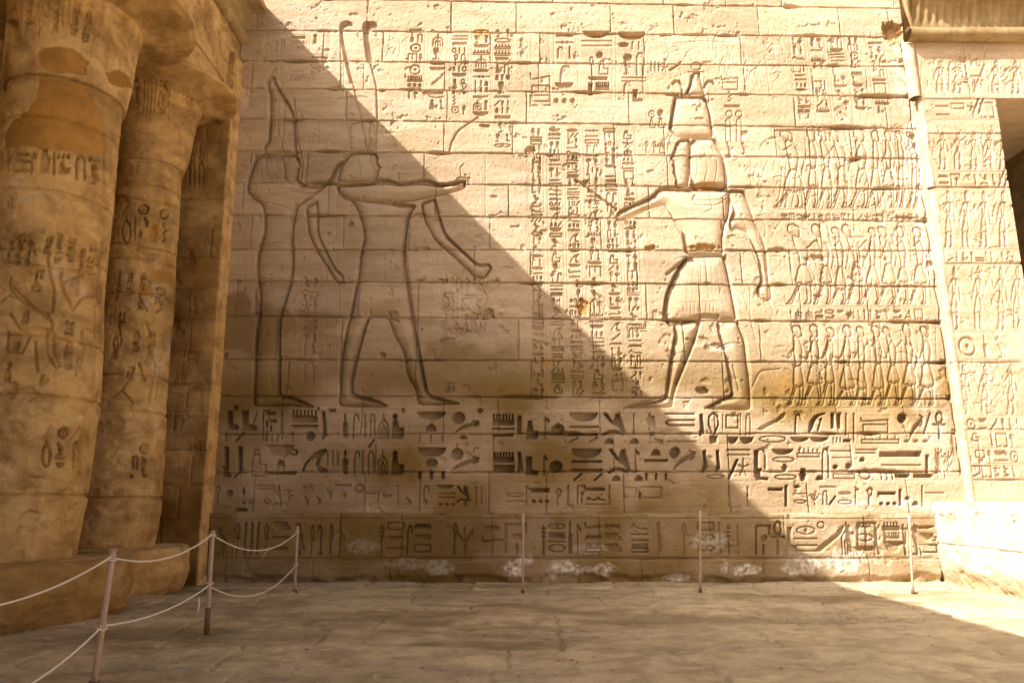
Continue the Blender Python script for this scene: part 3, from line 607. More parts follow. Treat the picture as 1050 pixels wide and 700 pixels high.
# twigs of foliage at the right end of the bands
for k in range(9):
    x = 958 + 3.5 * (k % 4); y = 490 - 9 * (k // 4) - 5 * (k % 2)
    wall.glyph('plant', x, y, x + 9, y - 14, .03, space='px')

# --- the large figures
P_ = wall.parts
P_[1] = ('carved_figure', 'standing goddess with tall smooth crown, leftmost carved figure', 0)
P_[2] = ('carved_crown', None, 1)
P_[3] = ('carved_figure', 'striding god with outstretched arms crossed by the shadow edge', 0)
P_[4] = ('carved_plume', 'tall hooked plume carved at the left', 0)
P_[5] = ('carved_plume', 'thicker hooked plume carved at the right', 0)
P_[6] = ('carved_figure', 'sunlit king in pleated kilt walking left', 0)
P_[7] = ('carved_crown', None, 6)
P_[8] = ('carved_kilt', None, 6)
P_[9] = ('carved_arm', None, 1)
P_[10] = ('carved_arm', None, 3)
P_[11] = ('carved_arm', None, 6)
UV = wall.uv
# goddess
wall.figure(UV([(263, 158), (257, 172), (253, 185), (252, 196), (260, 204), (268, 210), (270, 225), (270, 236), (265, 252), (263, 262), (262, 285), (265, 298), (264, 322), (261, 345), (260, 370), (259, 400), (258, 408), (259, 417),
    (300, 416), (324, 418), (310, 411), (298, 406), (288, 405), (287, 400), (287, 365), (287, 345), (289, 325), (295, 305), (300, 290), (302, 268), (301, 245), (303, 222), (306, 212), (318, 204), (334, 192), (343, 182), (352, 164), (344, 168), (338, 183), (326, 190), (310, 188), (305, 184),
    (308, 168), (306, 160)]), .105, .09, .006, 1, .006, .4)
wall.figure(UV([(274, 82), (273, 88), (276, 96), (276, 120), (274, 145), (270, 148), (269, 158), (306, 160), (304, 150), (303, 136), (301, 115), (295, 104), (287, 92), (283, 85), (282, 79), (278, 77)]), .105, .09, .006, 2, .006, .4)
wall.figure(UV([(313, 212), (326, 205), (327, 225), (327, 240), (335, 258), (345, 277), (351, 281), (353, 287), (349, 291), (343, 288), (336, 276), (323, 256), (316, 240), (314, 225)]), .08, .05, .004, 9, .004, .4)
for pts, w_, d_ in [([(301, 100), (304, 135), (306, 150), (310, 170), (308, 184)], .045, .03), ([(275, 96), (275, 146)], .03, .02), ([(262, 158), (254, 180), (252, 194), (262, 205), (300, 214)], .03, .022), ([(272, 158), (273, 175), (280, 184)], .02, .012), ([(284, 160), (290, 168), (292, 174)], .02, .014), ([(294, 178), (306, 186)], .03, .025),
    ([(262, 290), (262, 325)], .06, .03), ([(287, 330), (287, 405)], .04, .03), ([(267, 325), (266, 404), (273, 410)], .02, .010), ([(278, 392), (280, 404), (288, 410)], .022, .016), ([(308, 189), (324, 196), (340, 186)], .026, .02), ([(258, 188), (300, 194), (318, 200), (342, 186)], .024, .016)]: wall.cut(UV(pts), w_, d_)
wall.cut(UV([(700, 100), (698, 120), (700, 141)]), .02, .02)
wall.figure(UV([(289, 159), (303, 160), (305, 165), (309, 171), (305, 174), (306, 178), (303, 183), (297, 188), (291, 184)]), .05, .05, .004, 1, .006, .3)
for pts in ([(301, 101), (303, 118), (302, 126), (306, 134), (303, 142), (307, 152), (310, 166)], [(272, 161), (272, 176), (278, 187), (292, 191)], [(282, 160), (284, 172), (291, 182)], [(297, 167), (303, 167)], [(300, 178), (305, 178)], [(266, 170), (268, 184), (276, 196)], [(286, 96), (284, 130), (290, 155)], [(266, 214), (300, 212)], [(266, 250), (300, 248)]): wall.cut(UV(pts), .018, .016)
wall.stroke([w2(277.5 + 5 * cos(a), 84 + 5.5 * sin(a)) for a in np.linspace(2.3, 7.1, 14)], .035, .06, pid=2)
# god
wall.figure(UV([(347, 198), (352, 204), (360, 206), (366, 215), (371, 230), (373, 245), (369, 258), (367, 280), (361, 310), (353, 345), (349, 365), (347, 385), (348, 402), (346, 412), (349, 417), (399, 417), (388, 411), (376, 407), (362, 405), (361, 392), (367, 365), (374, 340), (380, 325), (397, 325), (404, 345), (413, 360), (417, 385), (426, 400), (428, 416),
    (474, 414), (458, 410), (441, 405), (437, 398), (433, 375), (426, 340), (420, 300), (415, 262), (417, 240), (419, 222), (428, 210), (400, 208)]), .105, .09, .006, 3, .006, .4)
wall.figure(UV([(344, 189), (382, 187), (384, 184), (398, 184), (410, 188), (436, 183), (452, 189), (466, 186), (478, 184), (477, 193), (470, 196), (440, 203), (414, 208), (380, 207), (358, 204), (347, 198)]), .10, .08, .004, 10, .006, .4)
wall.figure(UV([(431, 208), (446, 203), (449, 215), (457, 241), (472, 255), (490, 271), (501, 270), (505, 275), (497, 286), (486, 284), (470, 268), (446, 247), (435, 226)]), .09, .05, .004, 10, .004, .4)
wall.figure(UV([(345, 187), (348, 174), (352, 165), (358, 158), (362, 156), (384, 156), (388, 162), (387, 168), (391, 172), (388, 176), (388, 180), (384, 186)]), .08, .07, .004, 3, .006, .4)
wall.figure(UV([(341, 128), (341, 155), (383, 156), (383, 110), (376, 98), (345, 100)]), .014, .10, .008, 3)
wall.hole(UV([(348, 27), (350, 23), (356, 21), (361, 23), (362, 27), (357, 27), (353, 29), (351, 32), (353, 45), (357, 62), (362, 85), (359, 86), (354, 66), (349, 42)]), .075, pid=4)
wall.hole(UV([(372, 25), (375, 22), (384, 22), (387, 25), (386, 29), (381, 31), (378, 35), (380, 50), (384, 64), (376, 65), (374, 50), (372, 33)]), .085, pid=5)
wall.figure(UV([(358, 128), (358, 156), (384, 156), (384, 126), (372, 124)]), .035, .04, .006, 3)
for pts, w_, d_ in [([(362, 85), (368, 112), (374, 140), (376, 156)], .035, .04), ([(380, 66), (386, 88), (387, 126), (385, 154)], .035, .04), ([(349, 40), (350, 90), (356, 130), (358, 156)], .02, .02), ([(353, 60), (352, 100), (358, 126)], .02, .012), ([(378, 168), (384, 168)], .018, .014), ([(366, 160), (370, 176), (364, 186)], .022, .016), ([(388, 181), (393, 186), (391, 192)], .025, .02), ([(373, 66), (373, 92)], .02, .02), ([(343, 190), (382, 188), (384, 176), (381, 164), (380, 142)], .05, .035), ([(345, 192), (346, 200)], .06, .03), ([(379, 158), (395, 158)], .02, .02), ([(409, 178), (409, 186), (421, 187)], .03, .03), ([(409, 179), (421, 179), (421, 186)], .015, .015),
    ([(420, 222), (417, 240), (416, 256)], .05, .03), ([(416, 260), (421, 300), (426, 335), (432, 372), (437, 398)], .04, .035), ([(352, 350), (348, 400)], .035, .03), ([(380, 318), (375, 335), (366, 370), (361, 395), (364, 405), (380, 410)], .04, .03), ([(398, 320), (400, 326), (408, 330)], .05, .035),
    ([(394, 256), (394, 288)], .016, .014), ([(347, 290), (347, 324)], .016, .014), ([(341, 188), (346, 174), (352, 164), (362, 158)], .03, .02), ([(373, 245), (368, 262), (361, 312), (351, 352)], .03, .022), ([(446, 202), (450, 222), (457, 241), (488, 270)], .03, .03),
    ([(461, 156), (463, 146), (470, 134), (480, 127), (491, 120)], .035, .035), ([(460, 157), (495, 157), (526, 158)], .03, .03), ([(473, 181), (472, 172), (476, 168)], .022, .02), ([(465, 190), (470, 182), (482, 183)], .03, .03), ([(470, 192), (470, 210), (478, 220)], .014, .01), ([(498, 264), (499, 312)], .012, .008), ([(522, 223), (515, 218), (505, 222)], .02, .015),
    ([(420, 200), (428, 214), (434, 222)], .02, .01), ([(327, 100), (325, 156)], .02, .010), ([(401, 156), (412, 170), (428, 167)], .016, .01)]: wall.cut(UV(pts), w_, d_)
wall.stroke([w2(470 + 4.5 * cos(a), 189 + 4.5 * sin(a)) for a in np.linspace(0, 6.3, 14)], .025, .03)
# king
wall.figure(UV([(705, 193), (690, 193), (676, 192), (668, 201), (650, 209), (634, 216), (631, 222), (634, 228), (652, 221), (666, 214), (682, 210), (685, 216), (690, 224), (698, 234), (701, 244), (703, 262), (743, 262), (742, 245), (744, 230), (748, 222), (750, 205), (749, 196), (745, 193)]), .10, .11, .006, 6, .008, .1)
P_[12] = ('carved_headdress', None, 6)
wall.figure(UV([(697, 143), (693, 147), (691, 154), (687, 163), (691, 166), (689, 170), (691, 173), (690, 177), (693, 183), (692, 191), (700, 192), (707, 190), (709, 143)]), .085, .06, .006, 6, .006, .1)
wall.figure(UV([(708, 142), (733, 141), (738, 150), (743, 160), (746, 174), (748, 186), (744, 194), (709, 194), (707, 168)]), .10, .09, .004, 12, .012, .1)
wall.figure(UV([(711, 74), (718, 74), (720, 84), (724, 97), (703, 97), (708, 86)]), .08, .05, .004, 7, .008, .1)
wall.figure(UV([(692, 98), (724, 98), (730, 116), (733, 141), (697, 142), (685, 133), (690, 112)]), .095, .09, .004, 7, .012, .1)
wall.figure(UV([(747, 194), (763, 195), (769, 208), (775, 226), (782, 240), (787, 256), (789, 283), (792, 297), (793, 305), (787, 309), (778, 304), (776, 296), (781, 288), (778, 268), (771, 250), (765, 238), (755, 234), (750, 238), (747, 230), (752, 215), (750, 204)]), .09, .09, .004, 11, .006, .1)
wall.figure(UV([(703, 262), (690, 284), (682, 303), (679, 326), (686, 334), (704, 331), (720, 329), (738, 329), (757, 328), (754, 310), (750, 290), (747, 274), (743, 261)]), .11, .13, .004, 8, .012, .1)
wall.figure(UV([(690, 333), (720, 329), (713, 352), (703, 376), (694, 398), (691, 410), (691, 418), (640, 418), (662, 413), (681, 408), (684, 398), (688, 368), (692, 345)]), .10, .10, .004, 6, .008, .1)
wall.figure(UV([(735, 329), (757, 328), (765, 348), (767, 370), (770, 388), (771, 405), (771, 421), (722, 419), (738, 410), (751, 404), (747, 385), (743, 362), (737, 345)]), .10, .10, .004, 6, .008, .1)
for pts in ([(712, 146), (724, 143), (735, 146)], [(714, 152), (716, 170), (712, 190)], [(722, 152), (726, 170), (722, 190)], [(730, 150), (736, 168), (733, 188)], [(696, 155), (700, 153), (704, 155)], [(694, 174), (699, 174)], [(689, 138), (686, 144), (690, 149)],
            [(694, 196), (712, 206), (738, 205), (747, 197)], [(698, 199), (714, 211), (736, 210), (745, 203)], [(776, 222), (783, 220)], [(703, 268), (742, 266)], [(745, 352), (760, 351)], [(694, 362), (705, 360)], [(640, 216), (645, 222)], [(785, 262), (777, 263)], [(719, 268), (719, 305)], [(724, 268), (727, 305)]):
    wall.cut(UV(pts), .018, .014)
for k in range(8): wall.cut(UV([(688 + 2 * k, 322 - k * .3), (700 + 2 * k, 270)]), .012, .005)
for k in range(6): wall.cut(UV([(752 - 1.6 * k, 322), (738 - k, 272)]), .012, .005)
for pts, w_, d_ in [([(708, 191), (728, 189), (745, 190)], .10, .055), ([(706, 194), (745, 195), (764, 196)], .03, .03), ([(688, 131), (690, 110), (693, 98)], .07, .03), ([(723, 96), (729, 114), (731, 140)], .05, .035),
    ([(709, 78), (708, 88), (703, 97)], .05, .035), ([(698, 192), (676, 193), (668, 201), (636, 216)], .035, .03), ([(590, 184), (632, 215)], .05, .07), ([(688, 334), (682, 320), (684, 300), (692, 282), (703, 264)], .06, .035), ([(704, 265), (694, 273), (684, 281)], .07, .05),
    ([(704, 329), (720, 323), (736, 324)], .09, .05), ([(716, 334), (711, 352), (702, 374), (694, 392)], .07, .03), ([(692, 345), (687, 372), (683, 400)], .04, .03), ([(744, 262), (750, 292), (756, 325), (765, 350), (769, 385)], .05, .04), ([(640, 418), (684, 405)], .03, .04), ([(724, 418), (742, 408), (752, 404)], .05, .04),
    ([(697, 264), (741, 261)], .02, .015), ([(772, 258), (779, 275), (781, 288), (776, 298), (778, 305)], .03, .025), ([(690, 225), (700, 242), (702, 258)], .03, .025), ([(749, 198), (750, 212), (746, 226), (742, 240)], .05, .04), ([(781, 302), (791, 302)], .012, .012), 
    ([(728, 197), (731, 214), (722, 218)], .02, .012), ([(711, 180), (720, 178), (719, 190)], .014, .008), ([(752, 374), (758, 400)], .025, .03), ([(723, 262), (725, 290)], .014, .02), ([(778, 370), (790, 374), (796, 384)], .02, .014), ([(770, 372), (785, 370)], .04, .03), ([(770, 400), (779, 380), (800, 378)], .03, .02)]: wall.cut(UV(pts), w_, d_)
for x0, x1 in ((708, 704), (712, 710), (717, 717), (730, 731), (735, 739), (739, 746)): wall.cut(UV([(x0, 266), (x1, 305)]), .014, .006)
for k in range(9): wall.cut(UV([(701 + 3.9 * k, 311), (701 + 3.9 * k, 319)]), .018, .010)
wall.cut(UV([(699, 310), (737, 309)]), .014, .01)
for (cx_, sgn) in ((694, 1), (728, -1)):            # curling horns
    wall.stroke([w2(cx_ + x * sgn, y) for x, y in ((-4, 86), (-2, 83.5), (2, 83.5), (5, 87), (6, 92), (5.5, 97))], .06, .06, pid=7)
wall.stroke([w2(714 + 5 * cos(a), 68 + 4 * sin(a)) for a in np.linspace(0, 6.3, 12)], .022, .03, pid=7)
wall.cut(UV([(706, 74), (722, 74)]), .03, .02)
wall.hole(UV([(627, 212), (632, 215), (632, 222), (625, 220)]), .05)

# --- registers of captives: bent walking figures, lighter relief
def walker(ax, y0, y1, w_, seed, depth=.024, long_=False):
    r = np.random.RandomState(seed); pid = 20 + len([k for k in P_ if k >= 20])
    P_[pid] = ('carved_captive', None, 0)
    def T(x, y): return w2(ax + w_ * x + r.uniform(-.25, .25), y1 + (y0 - y1) * y)
    lean = r.uniform(-.12, .24); hx = r.uniform(-.05, .1); top = r.uniform(.95, 1.0); hip = r.uniform(.46, .54); kn = r.uniform(.2, .3); st_ = r.uniform(-.1, .12)
    wall.figure([T(.36 - lean, .84), T(.56 - lean, .87), T(.76, .68), T(.70, hip - .02), T(.48, hip - .02), T(.42, .62)], depth * 1.3, .05, .002, pid, .004, .5)
    wall.figure([T(.44, hip), T(.70, hip), T(.86 + st_, kn), T(.60, kn - .04), T(.34 - st_, kn)], depth * 1.3, .05, .002, pid, .004, .5)
    wall.figure([T(.42, kn), T(.56, kn), T(.36 - st_, .08), T(.30 - st_, .0), T(.06 - st_, .0), T(.22 - st_, .06)], depth * 1.3, .04, .002, pid, .003, .5)
    wall.figure([T(.64, kn), T(.82, kn), T(.80 + st_, .08), T(.78 + st_, .0), T(.52 + st_, .0), T(.66 + st_, .06)], depth * 1.3, .04, .002, pid, .003, .5)
    wall.figure([T(.24 - lean + hx, .90), T(.26 - lean + hx, top - .01), T(.44 - lean + hx, top), T(.62 - lean + hx, top - .05), T(.64 - lean + hx, .84), T(.54 - lean, .82), T(.42 - lean + hx, .85)], depth * 1.4, .04, .002, pid, .003, .5)
    for _ in range(2):
        ar = r.randint(5)
        a = [[(.52, .78), (.24, .70), (.08, .86)], [(.62, .76), (.90, .60), (.80, .44)], [(.50, .78), (.28, .56), (.02, .60)], [(.44, .82), (.30, 1.0), (.62, 1.02), (.72, .84)], [(.70, .70), (.95, .80), (1.1, .72)]][ar]
        wall.cut([T(*p) for p in a], .032, .02)
    for _ in range(3):
        x = r.uniform(.35, .75); wall.cut([T(x, hip - .02), T(x + r.uniform(-.1, .15), kn + .02)], .014, .010)
    wall.cut([T(.9, .95 - .3 * r.rand()), T(.95, .45)], .016, .014); wall.cut([T(.95, .3 * r.rand() + .1), T(1.05, 0)], .016, .014)
WD = .023
spec = [(131, 214, [(795, 25), (822, 17), (836, 17), (851, 18), (868, 22), (888, 15), (901, 15), (914, 15), (928, 15)]),
        (229, 313, [(806, 24), (834, 18), (850, 17), (866, 18), (884, 16), (899, 18), (915, 16), (931, 18)]),
        (331, 417, [(804, 20), (822, 19), (838, 18), (856, 18), (872, 17), (888, 18), (904, 17), (921, 17), (938, 18)])]
for q, (ya, yb, xs) in enumerate(spec):
    for k, (x, w_) in enumerate(xs): walker(x - 2, ya, yb - 1, w_ * 1.45, 300 + 20 * q + k, WD)
    wall.stroke(wall.uv([(796, yb + 1), (945 + 8 * q, yb + 1)]), .018, .012)
wall.stroke(wall.uv([(795, 134), (860, 133), (905, 131), (925, 138)]), .04, .035)
# faint worn lines behind the king
for pts in ([(762, 300), (770, 325), (778, 365)], [(770, 330), (784, 368)], [(769, 296), (770, 328)], [(740, 345), (741, 368)], [(760, 46), (768, 70), (762, 98)], [(785, 60), (790, 98)], [(690, 45), (720, 42), (745, 44)], [(792, 45), (796, 62), (786, 62)]):
    wall.cut(wall.uv(pts), .02, .012)
wall.stroke(wall.uv([(745, 162), (770, 162), (770, 193)]), .014, .012)
for x in (802, 806, 811, 817, 823): wall.cut(wall.uv([(x - 5, 212), (x - 1, 190), (x, 170)]), .02, .014)

def scatter(rel, f2, x0, y0, x1, y1, n, depth, seed, lmin=.08, lmax=.30):
    r = np.random.RandomState(seed)
    for _ in range(n):
        u, w = f2(r.uniform(x0, x1), r.uniform(y0, y1)); a = r.choice([r.normal(1.5, .25), r.uniform(0, 3.1)]); L_ = r.uniform(lmin, lmax); k = r.uniform(-1.5, 1.5)
        pts = [(u, w)]
        for q in range(4):
            u += L_ / 4 * cos(a); w += L_ / 4 * sin(a); a += k / 4; pts.append((u, w))
        rel.cut(pts, r.uniform(.014, .03), depth * r.uniform(.5, 1.3))
scatter(wall, w2, 794, 133, 942, 214, 70, .014, 1); scatter(wall, w2, 802, 230, 950, 313, 70, .014, 2); scatter(wall, w2, 802, 332, 956, 417, 60, .014, 3)
scatter(wall, w2, 672, 42, 812, 92, 60, .010, 4, .15, .5); scatter(wall, w2, 762, 130, 800, 320, 30, .010, 5, .15, .6); scatter(wall, w2, 665, 130, 700, 190, 12, .010, 6); scatter(wall, w2, 380, 36, 415, 60, 20, .010, 7)
scatter(wall, w2, 453, 282, 500, 345, 40, .02, 8)
crk = [w2(x + RNG.uniform(-1.6, 1.6), y) for x, y in zip(np.linspace(925, 986, 40), np.linspace(46, 486, 40))]
wall.cut(crk, .03, .05); 
for y in (62, 99, 140, 192, 226, 270, 330, 371, 408): wall.chip(w2(926 + (y - 46) * .14 - 3, y), .09, .07, .05, int(y))
# --- panels that carry small signs become parts of their own
panel(415, 28, 527, 158, 'inscription_columns', 'five columns of small signs in sunlight')
panel(254, 22, 338, 92, 'inscription_columns', 'faint columns of signs above the goddess')
panel(543, 30, 592, 110, 'inscription_columns', None); panel(594, 30, 701, 108, 'inscription_columns', 'largest signs of the upper wall')
panel(542, 130, 661, 413, 'inscription_columns', 'long columns of signs in front of the king')
panel(812, 36, 912, 127, 'inscription_columns', None); panel(307, 283, 328, 392, 'inscription_columns', None); panel(452, 281, 501, 404, 'inscription_columns', 'worn and chipped column of signs')
panel(739, 76, 770, 160, 'inscription_columns', None)
panel(210, 415, 972, 454.5, 'inscription_band', 'upper band of large deep signs'); panel(210, 455, 972, 494, 'inscription_band', 'lower band of large deep signs'); panel(210, 495.5, 972, 523, 'inscription_band', 'narrow band of small signs above the plinth')
for k, (a, b, c, d, nm, lab) in enumerate(PANELS):
    P_[100 + k] = (nm, lab, 0); wall.rect_id(a, b, c, d, 100 + k)

wall.masonry(lines, 21, 1.0, 2.5, .019, .05, .005, .12, chips=2.2)
wall.H -= .022 * sstep(.74, 1.05, fbm2(wall.U[None, :], wall.Wv[:, None], 4.5, 4, 888))
# broken arrises and pecked holes traced from the wall
for k, (x, y, rx, ry, d) in enumerate([(667, 254, 7, 3.2, .08), (722, 253, 19, 3.4, .07), (796, 256, 9, 2.6, .08), (878, 163, 7, 3.5, .08), (497, 129, 6, 2, .06), (525, 126, 9, 2, .06), (445, 95, 14, 2.4, .06), (420, 92, 12, 2, .06), (477, 64, 6, 2, .06), (360, 230, 3.4, 3.4, .07), (337, 240, 2.2, 2, .05), (341, 255, 2, 1.6, .05), (499, 322, 9, 7, .10), (430, 288, 4, 2, .06),
    (507, 288, 6, 1.6, .05), (598, 316, 7, 10, .05), (720, 400, 7, 4, .09), (740, 193, 8, 2, .04), (600, 187, 4, 4, .06), (563, 159, 5, 2.4, .06), (545, 154, 7, 5, .06), (725, 291, 5, 2, .06), (986, 330, 5, 2, .06), (432, 338, 2, 2, .05), (242, 287, 4, 1.6, .05), (262, 310, 2.5, 12, .06), (262, 322, 6, 2.4, .07), (225, 364, 9, 3.2, .06), (392, 364, 4, 3.2, .06), (245, 288, 3, 1.4, .05),
    (915, 32, 13, 11, .16), (863, 371, 8, 2, .05), (838, 303, 6, 1.6, .05), (826, 222, 5, 2, .05), (930, 223, 12, 1.6, .05), (836, 265, 14, 4, .05), (715, 350, 14, 6, .03), (730, 355, 10, 5, .04), (455, 310, 6, 10, .05), (485, 325, 11, 5, .05), (470, 340, 12, 5, .03), (460, 350, 9, 5, .04), (345, 90, 4, 2, .05), (392, 93, 4, 2, .05), (265, 90, 5, 1.6, .05), (247, 63, 6, 1.6, .05), (280, 63, 10, 1.4, .04), (980, 455, 6, 14, .03),
    (620, 35, 14, 2, .04), (682, 36, 8, 2, .05), (745, 37, 12, 2, .05), (836, 161, 10, 1.6, .05), (690, 97, 10, 2, .05), (232, 224, 6, 2, .05), (436, 255, 6, 2, .05), (455, 288, 5, 3, .06), (430, 220, 6, 2, .06), (403, 322, 5, 3, .05)]):
    c = w2(x, y); s1 = w2(x + rx, y)[0] - c[0]; wall.chip(c, s1, s1 * ry / rx, d, k)
# stains: the brown-ochre damp band, pale crusts, pinkish blotches; low down also painted shade
S0 = wall.U[None, :]; S1 = wall.Wv[:, None]
zb = w2(525, 395)[1]
nb = fbm2(S0, S1, .9, 4, 77)
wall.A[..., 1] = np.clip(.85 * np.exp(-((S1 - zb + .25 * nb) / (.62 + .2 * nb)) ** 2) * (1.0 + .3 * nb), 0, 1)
wall.A[..., 1] = np.maximum(wall.A[..., 1], np.clip(.62 * sstep(3.6, 2.2, S1) * sstep(6.5, 3.5, S0) * (1 + nb), 0, 1))  # brown patina low on the wall, also deepening shade at the left by colour
for k, (x, y, rx, ry, c_, v) in enumerate([(262, 340, 60, 30, 1, .75), (300, 330, 45, 14, 1, .6), (235, 320, 22, 20, 1, .8), (330, 350, 60, 24, 1, .5), (480, 370, 60, 25, 1, .6), (560, 385, 50, 22, 1, .5), (700, 385, 60, 22, 1, .5), (850, 385, 60, 18, 1, .55), (900, 435, 60, 18, 1, .4), (470, 365, 20, 20, 1, .7),
    (740, 355, 14, 6, 2, .4), (475, 305, 24, 14, 2, .35), (455, 300, 12, 12, 2, .4), (250, 100, 9, 12, 2, .5), (246, 78, 12, 9, 2, .5), (430, 145, 30, 14, 1, .35), (950, 420, 20, 60, 2, .3), (950, 520, 30, 5, 2, .5), (930, 80, 14, 60, 2, .6), (940, 160, 12, 50, 2, .6), (950, 230, 12, 50, 2, .5), (890, 515, 60, 5, 2, .6), (598, 314, 8, 11, 3, .8), (722, 253, 19, 4, 3, .6), (667, 254, 8, 4, 3, .6), (878, 163, 7, 4, 3, .6), (727, 190, 17, 5, 3, .5), (915, 32, 14, 12, 3, .6), (557, 372, 26, 5, 3, .6), (610, 36, 14, 4, 3, .5), (648, 37, 14, 4, 3, .5), (493, 34, 10, 5, 3, .5), (800, 388, 30, 16, 3, .25)]):
    c = w2(x, y); s1 = w2(x + rx, y)[0] - c[0]; s2 = c[1] - w2(x, y + ry)[1]; wall.blotch(c, s1, s2, c_, v, 500 + k, .7, 2.2)

temple_wall = thing('temple_wall', 'tall sandstone temple wall covered with carved figures and hieroglyphs, half in shadow', 'wall', (1.0, 14.2, 0))
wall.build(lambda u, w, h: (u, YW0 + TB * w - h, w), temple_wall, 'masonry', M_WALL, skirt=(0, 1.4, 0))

rough_box('masonry', (-12.6, 14.3, -.1), (-6.5, 15.6, 12.0), M_COLM, temple_wall, .4, .02, .02, 16)
# --- the plinth course with its own row of signs
p2 = plane_y(14.06, 0)
dado = Relief(-7.6, 7.82, -.05, 1.24, .013, p2)
dado.rough(.007, 31, 2., .8)
for k, (a, b, sd, dp, fl) in enumerate([(165, 300, 1, .05, .95), (300, 345, 2, .05, 1), (345, 388, 3, .03, .35), (388, 425, 4, .045, 1), (425, 470, 5, .05, .9), (545, 600, 7, .05, .8), (600, 670, 8, .045, .9), (672, 770, 9, .03, .7), (860, 956, 12, .05, .95)]):
    u0, w1 = p2(a, 535); u1, w0 = p2(b, 569)
    rr_ = np.random.RandomState(950 + sd); u = u0; hh = w1 - w0
    pool = ['reed', 'stroke', 'cane', 'cane2', 'flag', 'feather', 'reedblade', 'was', 'flask', 'strokes3', 'owl', 'leg', 'house', 'sedge', 'ankh', 'djed', 'stroke', 'thick', 'chick', 'stool']
    while u < u1 - .12:
        nm_ = pool[rr_.randint(len(pool))]; wd_ = hh * (rr_.uniform(.16, .26) if nm_ in KIND['tall'] else rr_.uniform(.35, .5))
        if rr_.rand() < fl:
            if rr_.rand() < .72: dado.glyph(nm_, u, w0 + .01, u + wd_, w1 - rr_.uniform(0, .08), dp * rr_.uniform(.9, 1.8))
            else:
                wd_ = hh * .5
                for q_ in range(3): dado.glyph(KIND['wide'][rr_.randint(19)], u, w1 - (q_ + .8) * hh / 3, u + wd_, w1 - q_ * hh / 3, dp * rr_.uniform(.9, 1.6))
        u += wd_ + hh * .08
for nm, x0, y0, x1, y1, d in [('lens', 496, 545, 512, 538, .06), ('arm', 494, 558, 516, 549, .05), ('shelter', 517, 567, 540, 538, .05), ('plant', 464, 568, 488, 538, .05), ('shelter', 775, 568, 790, 539, .06), ('ankh', 790, 568, 806, 534, .06), ('leg', 806, 566, 818, 540, .05),
    ('eye', 817, 550, 836, 537, .04), ('loop_long', 815, 566, 838, 552, .04), ('ring', 838, 542, 846, 534, .05), ('knife', 836, 566, 866, 538, .05), ('reed', 866, 568, 874, 538, .05), ('leg', 870, 566, 882, 545, .06), ('stool', 880, 568, 898, 536, .05), ('wick', 898, 568, 906, 538, .04), ('pool', 908, 558, 930, 540, .05), ('basket', 912, 560, 928, 555, .09), ('bird', 932, 568, 955, 538, .06)]:
    dado.glyph(nm, x0, y0, x1, y1, d, space='px')
for y in (531.5, 571): dado.stroke(dado.uv([(150, y), (525, y), (958, y)]), .02, .02)
dado.parts[1] = ('inscription_band', 'weathered band of signs on the plinth', 0)
a = p2(160, 571); b = p2(958, 532); dado.rect_id(a[0], a[1], b[0], b[1], 1)
dado.masonry([.42 + 0 * dado.U], 33, 1.1, 2.3, .018, .03, .008, .10)
zz = dado.Wv[:, None]; xx = dado.U[None, :]
dado.H -= .07 * sstep(.16, .02, zz + .07 * fbm2(xx, zz, 2.2, 3, 41)) * (1 + .5 * fbm2(xx, zz, 5, 2, 42))
dado.H -= .04 * sstep(1.17, 1.24, zz + .05 * fbm2(xx, zz, 3, 2, 43))
dado.H -= .03 * sstep(.6, 1.2, fbm2(xx, zz, 2.5, 4, 45))
nd = fbm2(xx, zz, 1.1, 3, 46)
dado.A[..., 1] = np.clip(.85 + .4 * nd - .45 * sstep(2, 6, xx + 0 * zz), 0, 1)  # reddish-brown stain, heavier on the left to deepen the shade there
for k, (x, y, rx, ry, v) in enumerate([(530, 582, 18, 12, 1), (578, 584, 20, 8, 1), (615, 583, 14, 7, .9), (605, 562, 18, 6, .5), (700, 592, 16, 4, .9), (730, 555, 20, 12, .5), (765, 584, 14, 6, .9), (742, 582, 5, 7, .8), (825, 580, 20, 9, .9), (850, 574, 40, 12, .8), (880, 550, 40, 10, .3), (205, 552, 20, 8, .4), (375, 560, 30, 8, .3), (450, 582, 12, 8, .5), (420, 578, 30, 6, .3)]):
    c = p2(x, y); s1 = p2(x + rx, y)[0] - c[0]; s2 = c[1] - p2(x, y + ry)[1]; dado.blotch(c, s1, s2, 2, v, 700 + k, .9, 4)
dado.build(lambda u, w, h: (u, 14.06 - h + 0 * w, w), temple_wall, 'plinth_course', M_WALL, skirt=(0, .35, 0))

# ================================================================== LEFT PIER (anta) beside the columns
LY = 13.72
a2 = plane_y(LY, TB)
pier = Relief(-9.4, -5.60, -.05, 10.6, .02, a2)
pier.rough(.008, 51, 1.5, .8)
for k, (x0, y0, x1, y1, nm, d) in enumerate([(199, 164, 206, 158, 'ring', .05), (208, 165, 215, 158, 'ring', .05), (198, 190, 206, 166, 'cane2', .05), (208, 192, 215, 166, 'cane2', .05)]):
    pier.glyph(nm, x0, y0, x1, y1, d, space='px')
for k in range(10):
    u, z = a2(178 + 14 * (k % 2), 250 + 24 * k); pier.glyph(KIND['square'][k], u, z, u + .25, z + .35, .03)
pier.masonry([.5 + .62 * k for k in range(1, 17)], 52, 1.2, 2.2, .02, .035, .008, .14)
pier.A[..., 1] = np.clip(.5 + .5 * fbm2(pier.U[None, :], pier.Wv[:, None], .9, 3, 53), 0, 1)
pier.A[:, -1, 1] = 0; pier.A[:, -1, 0] = 1.2; pier.A[:, -2, 1] = .2  # side face painted paler and unstained, as if lit
shx = lambda w: -.018 * (w - 1.5)
pier_t = thing('wall_pier', 'shadowed sandstone pier between the far column and the carved wall', 'pier', (-6.6, 13.9, 0))
